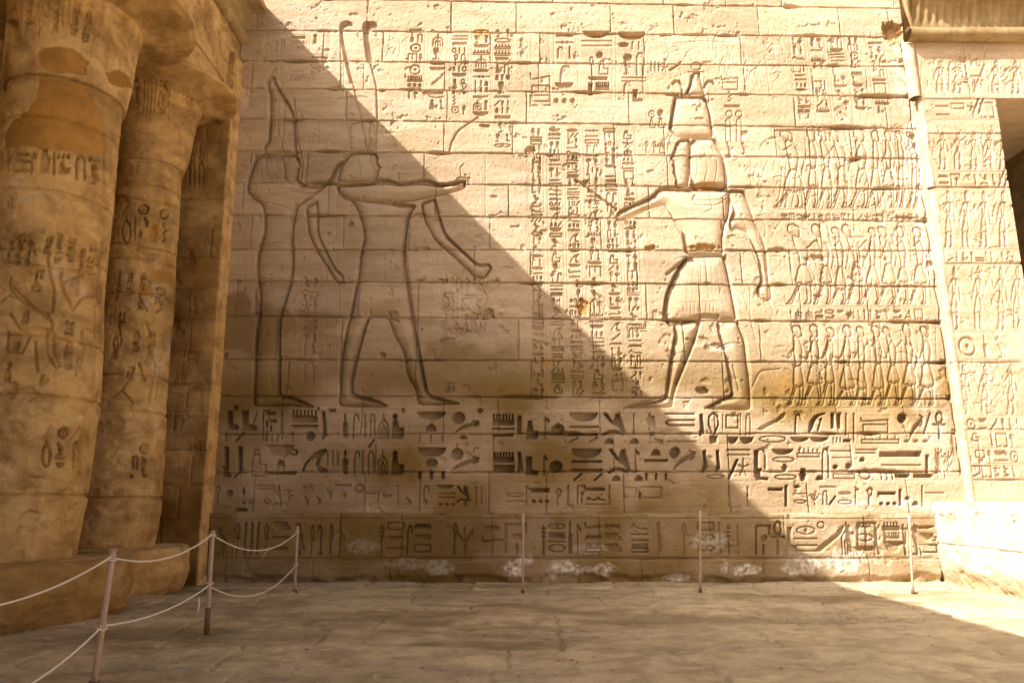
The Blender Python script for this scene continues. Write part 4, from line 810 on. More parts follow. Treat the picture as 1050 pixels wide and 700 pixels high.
pier.build(lambda u, w, h: (u + shx(w), LY + TB * w - h, w), pier_t, 'masonry', M_COLM, skirt=(0, .62, 0))

# ================================================================== COLUMNS
def resample(prof, cell):
    P = np.array(prof, float)
    d = np.r_[0, np.cumsum(np.hypot(*np.diff(P, axis=0).T))]
    n = int(d[-1] / cell) + 1; s = np.arange(n) * cell
    return s, np.interp(s, d, P[:, 0]), np.interp(s, d, P[:, 1])
def edge_r(xc, yc, px, py):
    d = ray(px, py); h = np.hypot(d[0], d[1]); c = (xc * d[1] - yc * d[0]) / h
    t = (xc * d[0] + yc * d[1]) / h ** 2
    return abs(c), EYE[2] + t * d[2]
class Rev:
    def __init__(s, xc, yc, prof, cell, cellw=None):
        s.xc, s.yc = xc, yc
        s.cell = cell
        s.s, s.r, s.z = resample(prof, cell)
        dr = np.gradient(s.r); dz = np.gradient(s.z); n = np.hypot(dr, dz) + 1e-9
        s.nr, s.nz = dz / n, -dr / n
        s.R = float(np.median(s.r))
        nu = int(2 * pi * s.R / cell)
        s.rel = Relief(-pi * s.R, -pi * s.R + nu * cell, 0, s.s[-1], cell, s.px2uv)
        s.rel.nw = len(s.s); s.rel.Wv = s.s.astype(F32)
        s.rel.nu = nu + 1; s.rel.U = np.linspace(-pi * s.R, pi * s.R, nu + 1).astype(F32)
        s.rel.H = np.zeros((s.rel.nw, s.rel.nu), F32); s.rel.ID = np.zeros(s.rel.H.shape, np.int16)
        s.rel.A = np.zeros(s.rel.H.shape + (4,), F32); s.rel.A[..., 0] = 1
    def px2uv(s, px, py):
        d = ray(px, py); r = s.R; z = 4
        a = d[0] ** 2 + d[1] ** 2; b = -(s.xc * d[0] + s.yc * d[1])
        for _ in range(8):
            c = s.xc ** 2 + s.yc ** 2 - r * r
            disc = b * b - a * c
            t = (-b - math.sqrt(disc)) / a if disc > 0 else -b / a
            z = EYE[2] + t * d[2]; r = r * .5 + .5 * float(np.interp(z, s.z, s.r))
        th = math.atan2(t * d[0] - s.xc, -(t * d[1] - s.yc))
        return th * s.R, float(np.interp(z, s.z, s.s))
    def build(s, root, name, mat):
        R_ = s.rel
        H = R_.H; H[:, -1] = H[:, 0]
        k = np.broadcast_to(s.r[:, None] / s.R, H.shape)
        def pos(u, w, h):
            th = u / s.R
            rr = s.r[:, None] + h * s.nr[:, None]; zz_ = s.z[:, None] + h * s.nz[:, None]
            return s.xc + rr * np.sin(th), s.yc - rr * np.cos(th), zz_ + 0 * th
        return R_.build(pos, root, name, mat, wrap=True)[0]
def prof_from(xc, yc, pts):
    q = sorted([(edge_r(xc, yc, *p)[1], edge_r(xc, yc, *p)[0]) for p in pts])
    return [(r, z) for z, r in q]
def seamless(rel, s0, amp, seed, sc):
    """noise that closes round the column"""
    th = rel.U[None, :] / (rel.U[-1]) * pi; w = rel.Wv[:, None]
    x = np.broadcast_to(np.cos(th) * .9, rel.H.shape); y = np.broadcast_to(np.sin(th) * .9, rel.H.shape); z = np.broadcast_to(w, rel.H.shape)
    return amp * fbm3(x, y, z, sc, 4, seed)

C1 = (-6.84, 10.42); C2 = (-6.72, 12.9)
E1 = [(79, 572), (80, 563), (86, 535), (92, 505), (95, 480), (100, 440), (103, 414), (106, 370), (108, 300), (113, 250), (118, 200), (122, 150), (126, 110)]
E2 = [(158, 566), (160, 556), (166, 517), (169, 470), (171, 414), (176, 350), (180, 300), (182, 250), (185, 210), (187, 178)]
Z_NECK = 7.48
def column(idx, C, E, rb, detail, label, rlip):
    xc, yc = C
    root = thing('papyrus_column', label, 'column', (xc, yc, 0), 'carved columns of the portico')
    pr = prof_from(xc, yc, E)
    if idx == 1: print('shaft profile', [(round(r, 2), round(z, 2)) for r, z in pr][::4])
    zb_ = .71
    pr = [(pr[0][0] - .02, zb_ - .02)] + [p for p in pr if p[1] > zb_ + .03 and p[1] < Z_NECK] + [(pr[-1][0] + .0, Z_NECK)]
    # soften the profile
    zs = np.linspace(zb_ - .02, Z_NECK, 60); rs = np.interp(zs, [p[1] for p in pr], [p[0] for p in pr])
    rs = np.convolve(np.r_[[rs[0]] * 2, rs, [rs[-1]] * 2], np.ones(5) / 5, 'valid')
    sh = Rev(xc, yc, list(zip(rs, zs)), detail)
    R = sh.rel; rn = rs[-1]
    drums = [(zs[0] + k * 1.02 + .2 * sin(k * 3 + idx), ) for k in range(1, 7)]
    R.H += seamless(R, 0, .011, 61 + idx, 1.4) + seamless(R, 0, .006, 71 + idx, 7); R.H -= .016 * sstep(.35, .8, seamless(R, 0, 1, 66 + idx, 4.5))
    if detail < .03:
        (col1_marks if idx == 1 else col2_marks)(R)
    w = R.Wv[:, None]
    for k, (zd,) in enumerate(drums):
        wob = .012 * seamless(R, 0, 1, 90 + k, 1.5)
        sd = float(np.interp(zd, sh.z, sh.s)); dd = np.abs(w - sd + wob); wid = .010 + .022 * np.maximum(seamless(R, 0, 1, 80 + k, 1.1), 0)
        R.H -= .045 * sstep(wid + .014, wid * .3, dd)
    bite = seamless(R, 0, 1, 120 + idx, .8)
    R.H -= .035 * sstep(.75, 1.05, bite) * (1 + .5 * seamless(R, 0, 1, 130, 4))
    R.A[..., 2] = np.maximum(R.A[..., 2], np.clip(.4 * sstep(.5, 1.0, seamless(R, 0, 1, 140 + idx, 1.6)) * sstep(2.2, 3.0, w + 0 * R.H) , 0, 1))
    R.A[..., 1] = np.maximum(R.A[..., 1], np.clip(.5 * sstep(.2, .9, seamless(R, 0, 1, 150 + idx, .7)), 0, 1))
    R.A[..., 0] = 1 + .10 * seamless(R, 0, 1, 160 + idx, .6)
    # rings under the capital
    for k in range(5):
        if k in (0,): continue
        s0_ = R.Wv[-1] - .07 * k - .02
        R.H -= .012 * sstep(.02, .008, np.abs(w - s0_)) * (R.A[..., 3] < .3)
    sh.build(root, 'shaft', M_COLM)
    # capital: open papyrus bell with flaring lip
    rc = rn + .07
    bell = [(r_, z_) for r_, z_ in prof_from(xc, yc, [(133, 104), (135, 96), (138, 78), (142, 57), (146, 42), (151, 33)] if idx == 1 else [(191, 174), (195, 162), (198, 148), (202, 130), (207, 118), (213, 110)]) if z_ > Z_NECK + .1]
    print('bell', [(round(a_, 2), round(b_, 2)) for a_, b_ in bell], 'neck', round(rn, 2))
    cp = [(rn - .05, Z_NECK - .01), (bell[0][0] - .03, Z_NECK + .0)] + [b_ for b_ in bell if b_[1] < Z_NECK + 1.42] + [(rlip - .10, Z_NECK + 1.48), (rlip, Z_NECK + 1.53), (rlip + .0, Z_NECK + 1.60), (rlip - .12, Z_NECK + 1.66), (.4, Z_NECK + 1.68)]
    cb = Rev(xc, yc, cp, detail * 1.1)
    Q = cb.rel; Q.H += seamless(Q, 0, .006, 171 + idx, 1.4) + seamless(Q, 0, .004, 175, 8)
    cb.z_mono = True
    if detail < .03: (cap1_marks if idx == 1 else cap2_marks)(Q, cb)
    lipbite = sstep(.35, .9, seamless(Q, 0, 1, 181 + idx, 1.3)) * sstep(cb.s[-1] * .52, cb.s[-1] * .62, Q.Wv[:, None] + 0 * Q.H) * sstep(cb.s[-1] * .9, cb.s[-1] * .75, Q.Wv[:, None] + 0 * Q.H)
    Q.H -= .09 * lipbite
    Q.A[..., 1] = np.clip(.4 * sstep(0, .9, seamless(Q, 0, 1, 185, .8)), 0, 1)
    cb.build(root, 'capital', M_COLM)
    # base drum
    bp_ = [(.05, .73), (rb - .10, .73), (rb - .04, .715), (rb - .005, .66), (rb + .0, .5), (rb + .01, .3), (rb - .05, .08), (rb - .14, -.06)][::-1]
    bs = Rev(xc, yc, bp_, max(detail * 1.5, .02))
    B = bs.rel; B.H += seamless(B, 0, .022, 191 + idx, .9) + seamless(B, 0, .008, 195 + idx, 5)
    B.H -= .02 * sstep(.5, .9, seamless(B, 0, 1, 197 + idx, 2.2))
    B.H -= .02 * sstep(.2, .7, seamless(B, 0, 1, 199 + idx, 3.5)); B.A[..., 0] = 1.0 if idx == 1 else 1.22
    B.A[..., 1] = np.clip(.3 + .35 * seamless(B, 0, 1, 198 + idx, .8), 0, 1)
    B.A[..., 2] = np.clip(.35 * sstep(.2, .8, seamless(B, 0, 1, 210 + idx, 1.8)), 0, 1)
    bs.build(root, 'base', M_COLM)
    # abacus block
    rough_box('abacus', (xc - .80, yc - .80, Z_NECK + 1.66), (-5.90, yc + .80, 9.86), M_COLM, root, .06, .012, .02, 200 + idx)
    return root
def col1_marks(R):
    uv = R.uv; g = lambda nm, x0, y0, x1, y1, d: R.glyph(nm, x0, y0, x1, y1, d * 2.2, space='px')
    # repair plaster patch on the neck
    pts = uv([(40, 78), (36, 100), (28, 112), (12, 122), (4, 135), (3, 152), (40, 152), (80, 156), (110, 160), (112, 150), (107, 135), (104, 122), (101, 108), (92, 100), (88, 84), (62, 76)])
    sl, d = R.dist(pts, True, .1)
    n_ = fbm2(R.U[sl[1]][None, :], R.Wv[sl[0]][:, None], 9, 3, 5) * .02
    m = sstep(-.01, .012, d + n_); R.A[sl][..., 3] = np.maximum(R.A[sl][..., 3], m); R.H[sl] = R.H[sl] * (1 - m * .8) - .02 * m; R.parts[1] = ('repair_plaster', 'smooth orange repair plaster', -1); R.ID[sl][m > .5] = 1
    for k, a in enumerate([('bolt', 16, 162, 30, 154, .05), ('bar', 18, 168, 30, 163, .05), ('arm', 12, 178, 30, 170, .04), ('vase', 38, 176, 52, 152, .05), ('dots3', 58, 164, 72, 156, .05), ('seated', 58, 178, 72, 165, .05), ('cane2', 76, 184, 90, 160, .04), ('snake', 92, 166, 102, 160, .04), ('bread', 93, 174, 101, 168, .05), ('owl', 92, 188, 103, 174, .04), ('stroke', 105, 190, 109, 160, .04), ('stroke', 112, 188, 116, 160, .03), ('reed', 4, 178, 10, 156, .05), ('cane', 30, 178, 37, 156, .04), ('stroke', 53, 178, 57, 156, .04)]): g(*a)
    for y0, y1 in ((151, 158), (186, 196)): R.stroke(uv([(2, y0 + 1), (40, y0), (80, y0 + 4), (118, y0 + 10)]), .03, .015)
    for k, (x0, x1, y0, y1) in enumerate([(44, 54, 242, 262), (55, 65, 240, 272), (68, 78, 244, 268), (88, 100, 248, 285), (80, 88, 256, 285), (4, 12, 246, 270), (14, 22, 246, 270), (24, 32, 246, 272), (34, 42, 244, 272), (101, 109, 245, 285)]):
        a = R.px2uv(x0, y1); b = R.px2uv(x1, y0); R.text(a[0], a[1], b[0], b[1], .065, 40 + k)
    L_ = [[(5, 262), (14, 245), (24, 240)], [(12, 264), (24, 246), (34, 250)], [(18, 268), (32, 252), (36, 262)], [(48, 262), (50, 275), (56, 300), (54, 320)], [(64, 276), (62, 285), (66, 300), (75, 318), (84, 306), (96, 304)], [(105, 250), (100, 290), (99, 305), (102, 310)], [(98, 315), (97, 350), (96, 390)],
        [(10, 285), (8, 295), (20, 308), (35, 318), (50, 322)], [(14, 296), (30, 312), (48, 326)], [(0, 310), (8, 302), (20, 306)], [(10, 322), (20, 338), (36, 336), (48, 338)], [(50, 325), (54, 332), (52, 340), (44, 338)], [(8, 340), (6, 360), (22, 362), (30, 345)], [(48, 342), (48, 362), (58, 378)], [(56, 342), (55, 360), (62, 376)], [(88, 355), (80, 370), (78, 385)], [(36, 350), (38, 380)], [(84, 340), (86, 362), (82, 380)], [(66, 290), (78, 285)], [(0, 268), (30, 272), (60, 276), (104, 284)]]
    for l in L_: R.stroke(uv(l), .030, .055)
    for k, (x0, x1, y0, y1) in enumerate([(4, 14, 200, 216), (30, 42, 286, 300), (70, 82, 288, 302), (20, 30, 318, 334), (2, 12, 372, 392), (40, 50, 384, 398), (66, 76, 330, 345), (64, 76, 350, 382), (34, 46, 276, 286), (12, 20, 350, 358)]):
        a = R.px2uv(x0, y1); b = R.px2uv(x1, y0); R.text(a[0], a[1], b[0], b[1], .05, 50 + k)
    for a in [('ring', 60, 450, 71, 438, .05), ('ringdot', 61, 449, 70, 439, .04), ('heart', 43, 480, 53, 452, .045), ('chick', 58, 466, 67, 453, .06), ('bar', 57, 471, 67, 468, .06), ('basket', 58, 480, 67, 474, .06), ('cane', 75, 480, 81, 452, .045), ('stroke', 89, 460, 92, 440, .03), ('slant', 44, 452, 52, 438, .02), ('slant', 72, 452, 82, 438, .02)]: g(*a)
    R.stroke(uv([(42, 481), (62, 482), (90, 478)]), .02, .02); R.stroke(uv([(32, 489), (45, 490)]), .03, .03)
    # flaking below the cartouche
    for k, (x, y, rx, ry) in enumerate([(62, 520, 18, 12), (30, 530, 12, 7), (72, 508, 8, 8), (25, 405, 24, 8), (5, 400, 12, 12)]):
        c = R.px2uv(x, y); R.chip(c, abs(R.px2uv(x + rx, y)[0] - c[0]), abs(R.px2uv(x, y + ry)[1] - c[1]), .03, k)
def col2_marks(R):
    uv = R.uv; g = lambda nm, x0, y0, x1, y1, d: R.glyph(nm, x0, y0, x1, y1, d * 2.2, space='px')
    for a in [('ring', 140, 220, 153, 209, .055), ('ringdot', 141, 219, 152, 210, .04), ('ring', 164, 225, 174, 214, .05), ('heart', 123, 250, 134, 222, .05), ('chick', 146, 232, 154, 222, .05), ('vase', 139, 244, 146, 236, .04), ('wick', 165, 248, 173, 228, .04), ('stroke', 177, 248, 180, 222, .03), ('slant', 124, 222, 130, 210, .03), ('stroke', 136, 246, 139, 222, .03),
              ('ringdot', 143, 465, 153, 455, .055), ('cane2', 135, 481, 142, 467, .05), ('chick', 144, 476, 152, 467, .05), ('leg', 145, 489, 152, 479, .06), ('ankh', 154, 478, 160, 468, .04), ('bread', 132, 490, 137, 486, .04)]: g(*a)
    for l in [[(116, 203), (150, 206), (184, 216)], [(112, 250), (150, 254), (180, 262)], [(132, 388), (124, 400), (136, 413)], [(124, 400), (114, 408)], [(160, 372), (156, 395), (153, 414)], [(142, 372), (148, 390)], [(120, 330), (124, 350), (116, 365)], [(150, 330), (156, 350)], [(164, 376), (160, 410)], [(142, 305), (150, 318)]]: R.stroke(uv(l), .030, .055)
    for k, (x0, x1, y0, y1) in enumerate([(113, 120, 212, 250), (154, 162, 230, 250), (112, 122, 340, 372), (134, 144, 338, 360), (128, 138, 376, 392), (116, 124, 278, 310), (128, 136, 280, 300), (140, 150, 280, 318), (158, 170, 296, 322), (118, 130, 320, 335), (150, 160, 340, 366)]):
        a = R.px2uv(x0, y1); b = R.px2uv(x1, y0); R.text(a[0], a[1], b[0], b[1], .05, 70 + k, fill=.95)
    for k, (x, y, rx, ry) in enumerate([(158, 238, 6, 10), (170, 284, 10, 9), (150, 298, 10, 6), (172, 208, 5, 6), (130, 205, 10, 4)]):
        c = R.px2uv(x, y); R.blotch(c, abs(R.px2uv(x + rx, y)[0] - c[0]), abs(R.px2uv(x, y + ry)[1] - c[1]), 3, .9, k, .5, 4)
def cap1_marks(Q, cb):
    uv = Q.uv
    for pts in ([(38, 52), (45, 48), (58, 47), (72, 50), (82, 56), (90, 64), (89, 78), (60, 74), (38, 68)], [(109, 74), (124, 73), (133, 80), (136, 92), (124, 90), (112, 86)]):
        sl, d = Q.dist(uv(pts), True, .1)
        if sl is None: continue
        m = sstep(-.01, .012, d + .02 * fbm2(Q.U[sl[1]][None, :], Q.Wv[sl[0]][:, None], 12, 2, 5)); Q.A[sl][..., 3] = np.maximum(Q.A[sl][..., 3], m); Q.H[sl] = Q.H[sl] * (1 - m) - .035 * m; Q.parts[1] = ('repair_plaster', 'rounded orange plaster patches on the bell', -1); Q.ID[sl][m > .5] = 1
    for x0, x1 in ((9, 9), (12, 12), (20, 21), (63, 63), (70, 69), (77, 76), (106, 104), (118, 116), (124, 121)): Q.stroke(uv([(x0, 2), (x1, 26)]), .02, .02)
    for k, (x0, x1, y1) in enumerate([(22, 34, 40), (52, 62, 34), (71, 82, 38), (84, 97, 42), (106, 117, 40), ]):
        a = Q.px2uv(x0, y1); b = Q.px2uv(x1, 1); Q.text(a[0], a[1], b[0], b[1], .05, 500 + k, fill=.95)
    for k, (nm, x0, y0, x1, y1) in enumerate([('cane2', 34, 10, 52, 1), ('snake', 34, 18, 48, 12), ('plant', 32, 38, 46, 20), ('vase', 88, 16, 94, 8), ('owl', 88, 34, 99, 20), ('cartouche', 96, 22, 106, 2), ('hare', 96, 42, 106, 30)]): Q.glyph(nm, x0, y0, x1, y1, .03, space='px')
    Q.hole(uv([(-4, 20), (19, 20), (20, 42), (-4, 44)]), .12)
def cap2_marks(Q, cb):
    uv = Q.uv
    for x0, x1 in ((139, 138), (146, 145), (150, 149), (154, 153), (158, 157), (176, 172), (180, 176), (184, 180), (188, 184), (192, 187)): Q.stroke(uv([(x0, 78 + (x0 - 139) * .2), (x1, 116 + (x0 - 139) * .25)]), .016, .018)
    for nm, x0, y0, x1, y1 in [('owl', 166, 100, 176, 90), ('shelter', 161, 116, 173, 104), ('vulture', 190, 122, 200, 100), ('seated', 196, 136, 204, 126), ('chick', 120, 92, 130, 80)]: Q.glyph(nm, x0, y0, x1, y1, .055, space='px')
    for k, (x0, x1, y0, y1) in enumerate([(128, 137, 76, 112), (160, 171, 84, 118), (194, 204, 100, 134)]):
        a = Q.px2uv(x0, y1); b = Q.px2uv(x1, y0); Q.text(a[0], a[1], b[0], b[1], .05, 520 + k)
column(1, C1, E1, 1.58, .014, 'nearest thick carved column with smooth orange repair plaster below its capital', 1.72)
column(2, C2, E2, 1.22, .014, 'farther carved column standing right beside the shadowed wall pier', 1.40)

# ================================================================== ARCHITRAVE, TORUS AND CORNICE OVER THE COLUMNS
def side_plane(x0):
    def f(px, py):
        d = ray(px, py); t = x0 / d[0]; return (t * d[1], EYE[2] + t * d[2])
    return f
AX = -5.88
s2 = side_plane(AX)
arc = Relief(3.0, 14.45, 9.84, 11.12, .016, s2)
arc.rough(.006, 81, 1.6, .6)
for k in range(14):
    u = 12.6 - .62 * k; arc.text(u, 9.95, u + .42, 11.05, .06, 210 + k, fill=.95)
    arc.stroke([(u - .12, 9.95), (u - .12, 11.05)], .016, .014)
arc.masonry([10.62 + 0 * arc.U], 82, 2.2, 3.4, .02, .04, .006, .08)
portico = thing('portico_roof', 'golden architrave with curved cornice resting on the columns at upper left', 'architrave', (-6.6, 6.0, 9.86))
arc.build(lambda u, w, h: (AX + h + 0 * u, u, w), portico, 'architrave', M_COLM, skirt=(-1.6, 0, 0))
def extrude_y(name, prof, y0, y1, mat, parent, cell=.06, amp=.012, seed=0):
    s_, r_, z_ = resample(prof, .03); ys = np.arange(y0, y1 + cell, cell); ys[-1] = y1
    Xg = np.broadcast_to(r_[None, :], (len(ys), len(r_))); Zg = np.broadcast_to(z_[None, :], Xg.shape); Yg = np.broadcast_to(ys[:, None], Xg.shape)
    P = np.stack([Xg, Yg, Zg], -1).reshape(-1, 3)
    P = P + amp * np.stack([fbm3(P[:, 0], P[:, 1], P[:, 2], 2.2, 4, seed), 0 * P[:, 0], fbm3(P[:, 0], P[:, 1], P[:, 2], 2.2, 4, seed + 9)], 1)
    idx = np.arange(Xg.size).reshape(Xg.shape)
    q = np.stack([idx[:-1, :-1], idx[1:, :-1], idx[1:, 1:], idx[:-1, 1:]], -1).reshape(-1, 4)
    at = np.zeros((len(P), 4)); at[:, 0] = 1; at[:, 1] = .3
    return raw_mesh(name, P, q, mat, parent, at, smooth=True)
def torus_prof(cx, cz, r): return [(cx + r * cos(a), cz + r * sin(a)) for a in np.linspace(-pi / 2 - .3, pi / 2 + .3, 14)]
YN = -16.0
extrude_y('torus_moulding', torus_prof(AX + .02, 11.24, .15), 2.5, 14.5, M_GOLD, portico, seed=3)
X_LIP, Z_LIP = -5.36, 12.0
cav = [(AX - .3, 11.36), (AX + .02, 11.38), (AX + .04, 11.55), (AX + .10, 11.72), (AX + .22, 11.84), (X_LIP - .10, 11.88), (X_LIP, 11.88), (X_LIP, Z_LIP), (X_LIP - 1.2, Z_LIP + .004)]
extrude_y('cavetto_cornice', cav, 2.5, 14.5, M_GOLD, portico, seed=5, amp=.010)
rough_box('roof_slab', (-12.5, YN, 11.12), (-6.1, 14.5, 11.98), M_COLM, portico, .5, .01, .02, 9)
rough_box('roof_slab', (-6.12, YN, 9.86), (AX - .01, 2.95, 11.14), M_COLM, portico, .4, .006, .02, 10)
rough_box('roof_slab', (-6.12, YN, 11.13), (X_LIP, 2.52, Z_LIP), M_COLM, portico, .4, .006, .02, 12)
rough_box('roof_slab', (-7.5, YN, 9.86), (-6.13, 2.95, 11.14), M_COLM, portico, .5, .006, .02, 11)

cw = rough_box('court_bounce_wall', (19.0, -18, 0), (20.5, 16.0, 8.5), M_WALL, None, .6, .02, .03, 17)  # unseen wall, added to bounce warm light into the shaded side
tag(cw, 'plain unseen court wall at the right, added to bounce sunlight into the shade', 'wall')
# the portico's own back wall (seen between the columns only)
rough_box_wall = rough_box('portico_wall', (-12.9, YN, 0), (-12.3, 14.4, 12.0), M_COLM, None, .5, .02, .02, 15)
tag(rough_box_wall, 'dim back wall of the portico glimpsed behind the near column', 'wall')

# ================================================================== RIGHT: GATE PIER, LINTEL, CORNICE, PALE PLINTH
GY = 13.86
g2 = plane_y(GY, TB)
gate = Relief(8.50, 10.02, 1.30, 9.60, .013, g2)
gate.rough(.005, 91, 1.6, .5)
def gtext(x0, y0, x1, y1, sd, vertical=False, d=.028, fill=.9):
    a = g2(x0, y1); b = g2(x1, y0); gate.text(a[0], a[1], b[0], b[1], d, sd, vertical, fill=fill, gap=.2)
for k, (y0, y1) in enumerate([(105, 121), (178, 190), (258, 268), (343, 367), (428, 441), (444, 458), (461, 475), (477, 489)]):
    gtext(960 + k * 3, y0, 1046, y1, 400 + k, False, .034 if k > 3 else .026)
    gate.stroke(gate.uv([(955 + 4 * k, y0 - 2), (1050, y0 - 2)]), .014, .012); gate.stroke(gate.uv([(955 + 4 * k, y1 + 2), (1050, y1 + 2)]), .014, .012)
for (x0, y0, x1, y1) in [(999, 115, 1004, 101), (1004, 116, 1009, 101), (1025, 190, 1030, 176), (1031, 190, 1036, 176)]: gate.stroke(gate.uv([(x0, y0), (x1, y1)]), .035, .045)
def standing(rel, f2, ax, y0, y1, w_, seed, depth=.024, flip=False):
    r = np.random.RandomState(seed)
    def T(x, y): return f2(ax + w_ * ((1 - x) if flip else x), y1 + (y0 - y1) * y)
    for p in ([(.34, .80), (.66, .80), (.60, .55), (.42, .55)], [(.38, .56), (.62, .56), (.78, .26), (.30, .26)], [(.34, .27), (.48, .27), (.44, .02), (.22, .0), (.30, .06)], [(.58, .27), (.74, .27), (.74, .02), (.52, .0), (.62, .06)], [(.40, .82), (.38, .93), (.48, 1.0), (.62, .95), (.60, .82)]):
        rel.figure([T(*q) for q in p], depth, .03, .004)
    rel.cut([T(.36, .78), T(.12, .62), T(.02, .74)], .03, .018); rel.cut([T(.66, .78), T(.80, .60), T(.86, .45)], .03, .018)
for k, (y0, y1, xs) in enumerate([(135, 174, (958, 974, 990, 1006, 1020)), (195, 254, (964, 982, 1000, 1020)), (272, 338, (970, 995, 1018, 1035)), (372, 425, (980, 1002, 1028))]):
    for q, x in enumerate(xs): standing(gate, g2, x, y0, y1, 18, 600 + 10 * k + q, .022, q % 2 == 1)
    gate.stroke(gate.uv([(955 + 8 * k, y1 + 2), (1050, y1 + 2)]), .014, .012)
for k, (ya, yb) in enumerate([(133, 175), (194, 255), (271, 340), (371, 427)]): scatter(gate, g2, 956 + 6 * k, ya, 1048, yb, 70, .014, 20 + k, .06, .25)
gate.masonry([g2(1000, y)[1] + 0 * gate.U for y in (492, 440, 371, 270, 192, 137)], 92, 2.0, 4.0, .015, .028, .004, .06)
gate_t = thing('gate_pier', 'sunlit right gate pier with carved panels and a rounded corner roll', 'pier', (9.2, 14.0, 1.4))
gate.build(lambda u, w, h: (u, GY + TB * w - h, w), gate_t, 'masonry', M_WALL, skirt=(0, 3.2, 0))
# left return of the pier and corner roll (broken into drums that step with the courses)
zs_ = [1.32] + [g2(1000, y)[1] for y in (440, 371, 270, 192, 137, 98)]
def roll(name, x, y, z0, z1, r, seed):
    n = 16; zz_ = np.arange(z0, z1 + .03, .03); th = np.linspace(-pi, pi, n + 1)[:-1]
    T, Z = np.meshgrid(th, zz_); X = x + r * np.cos(T); Y = y + TB * Z + r * np.sin(T)
    P = np.stack([X, Y, Z], -1).reshape(-1, 3); nn = fbm3(P[:, 0], P[:, 1], P[:, 2], 3., 4, seed)
    P[:, 0] += .02 * nn; P[:, 1] += .016 * nn - .05 * np.maximum(fbm3(P[:, 0], P[:, 1], P[:, 2], 7., 3, seed + 3) - .5, 0) * -1
    idx = np.arange(T.size).reshape(T.shape); idx = np.concatenate([idx, idx[:, :1]], 1)
    q = np.stack([idx[:-1, :-1], idx[:-1, 1:], idx[1:, 1:], idx[1:, :-1]], -1).reshape(-1, 4)
    at = np.zeros((len(P), 4)); at[:, 0] = 1.0; at[:, 1] = .12 + .2 * (nn > .4); at[:, 2] = .15
    return raw_mesh(name, P, q, M_WALL, gate_t, at, smooth=True)
for k in range(len(zs_) - 1): roll('corner_roll', 8.46 + .010 * k + .02 * (k % 2), GY + .075, zs_[k] + .008, zs_[k + 1] - .008, .082 - .008 * (k % 2), 20 + k)
# lintel above the doorway
lin = Relief(8.50, 13.0, 9.615, 11.18, .013, g2)
lin.rough(.005, 95, 1.6, .5)
for q, x in enumerate((955, 972, 1012, 1032)): standing(lin, g2, x, 62, 96, 20, 660 + q, .022, q % 2 == 0)
a = g2(988, 94); b = g2(1006, 58); lin.text(a[0], a[1], a[0] + .17, b[1], .026, 420); lin.text(a[0] + .2, a[1], b[0], b[1], .026, 421)
lin.stroke(lin.uv([(946, 60), (944, 95)]), .018, .012); lin.stroke(lin.uv([(974, 64), (973, 94)]), .03, .016); lin.glyph('slant', 1000, 92, 1010, 66, .03, space='px')
scatter(lin, g2, 948, 60, 1050, 96, 80, .014, 30, .06, .25)
lin.masonry([], 96, 3, 4, .015, .03, .004, .04)
lintel_t = thing('gate_lintel', 'carved lintel over the doorway at upper right under a shadowed cornice', 'lintel', (10.5, 14.0, 9.6))
lin.build(lambda u, w, h: (u, GY + TB * w - h, w), lintel_t, 'carved_block', M_WALL, skirt=(0, 3.2, 0))
for o in [roll('corner_roll', 8.40, GY + .07, 9.64, 10.86, .12, 40)]: o.parent = lintel_t; 
_o = o; ORG_fix = np.array(lintel_t.location) - np.array(gate_t.location)
_me = _o.data; _c = np.empty(len(_me.vertices) * 3, F32); _me.vertices.foreach_get('co', _c); _c = _c.reshape(-1, 3) - ORG_fix.astype(F32); _me.vertices.foreach_set('co', _c.ravel()); _me.update()
def extrude_x(name, prof, x0, x1, mat, parent, cell=.05, amp=.01, seed=0, flare=None, white=0.):
    s_, y_, z_ = resample(prof, .025); xs = np.arange(x0, x1 + cell, cell); xs[-1] = x1
    Yg = np.broadcast_to(y_[None, :], (len(xs), len(y_))); Zg = np.broadcast_to(z_[None, :], Yg.shape); Xg = np.broadcast_to(xs[:, None], Yg.shape)
    P = np.stack([Xg, Yg, Zg], -1).reshape(-1, 3).copy()
    if flare: P = flare(P)
    P += amp * np.stack([0 * P[:, 0], fbm3(P[:, 0], P[:, 1], P[:, 2], 2.4, 4, seed), fbm3(P[:, 0], P[:, 1], P[:, 2], 2.4, 4, seed + 9)], 1)
    idx = np.arange(Xg.size).reshape(Xg.shape)
    q = np.stack([idx[:-1, :-1], idx[:-1, 1:], idx[1:, 1:], idx[1:, :-1]], -1).reshape(-1, 4)
    at = np.zeros((len(P), 4)); at[:, 0] = .9; at[:, 1] = .55 + .3 * fbm3(P[:, 0], P[:, 1], P[:, 2], 1.5, 4, seed + 3); at[:, 2] = white
    # end caps
    n = len(y_); c0 = len(P); ends = []
    o = raw_mesh(name, P, q, mat, parent, at, smooth=True)
    return o
yt = GY + TB * 11
def solid_x(name, prof, x0, x1, mat, parent, **k):
    k.setdefault('cell', .025)
    """closed profile extruded along x with fan end caps"""
    o = extrude_x(name, prof + [prof[0]], x0, x1, mat, parent, **k)
    me = o.data
    import bmesh
    bm = bmesh.new(); bm.from_mesh(me); bmesh.ops.remove_doubles(bm, verts=bm.verts, dist=.0005)
    ed = [e for e in bm.edges if e.is_boundary]
    bmesh.ops.holes_fill(bm, edges=ed, sides=0); bmesh.ops.recalc_face_normals(bm, faces=bm.faces); bm.to_mesh(me); bm.free()
    for p in me.polygons: p.use_smooth = True
    return o
solid_x('torus_moulding', [(yt - .10 + .16 * cos(a), 11.02 + .15 * sin(a)) for a in np.linspace(0, 2 * pi, 17)[:-1]], 8.30, 13.0, M_GOLD, lintel_t, seed=61)
cz = 11.18
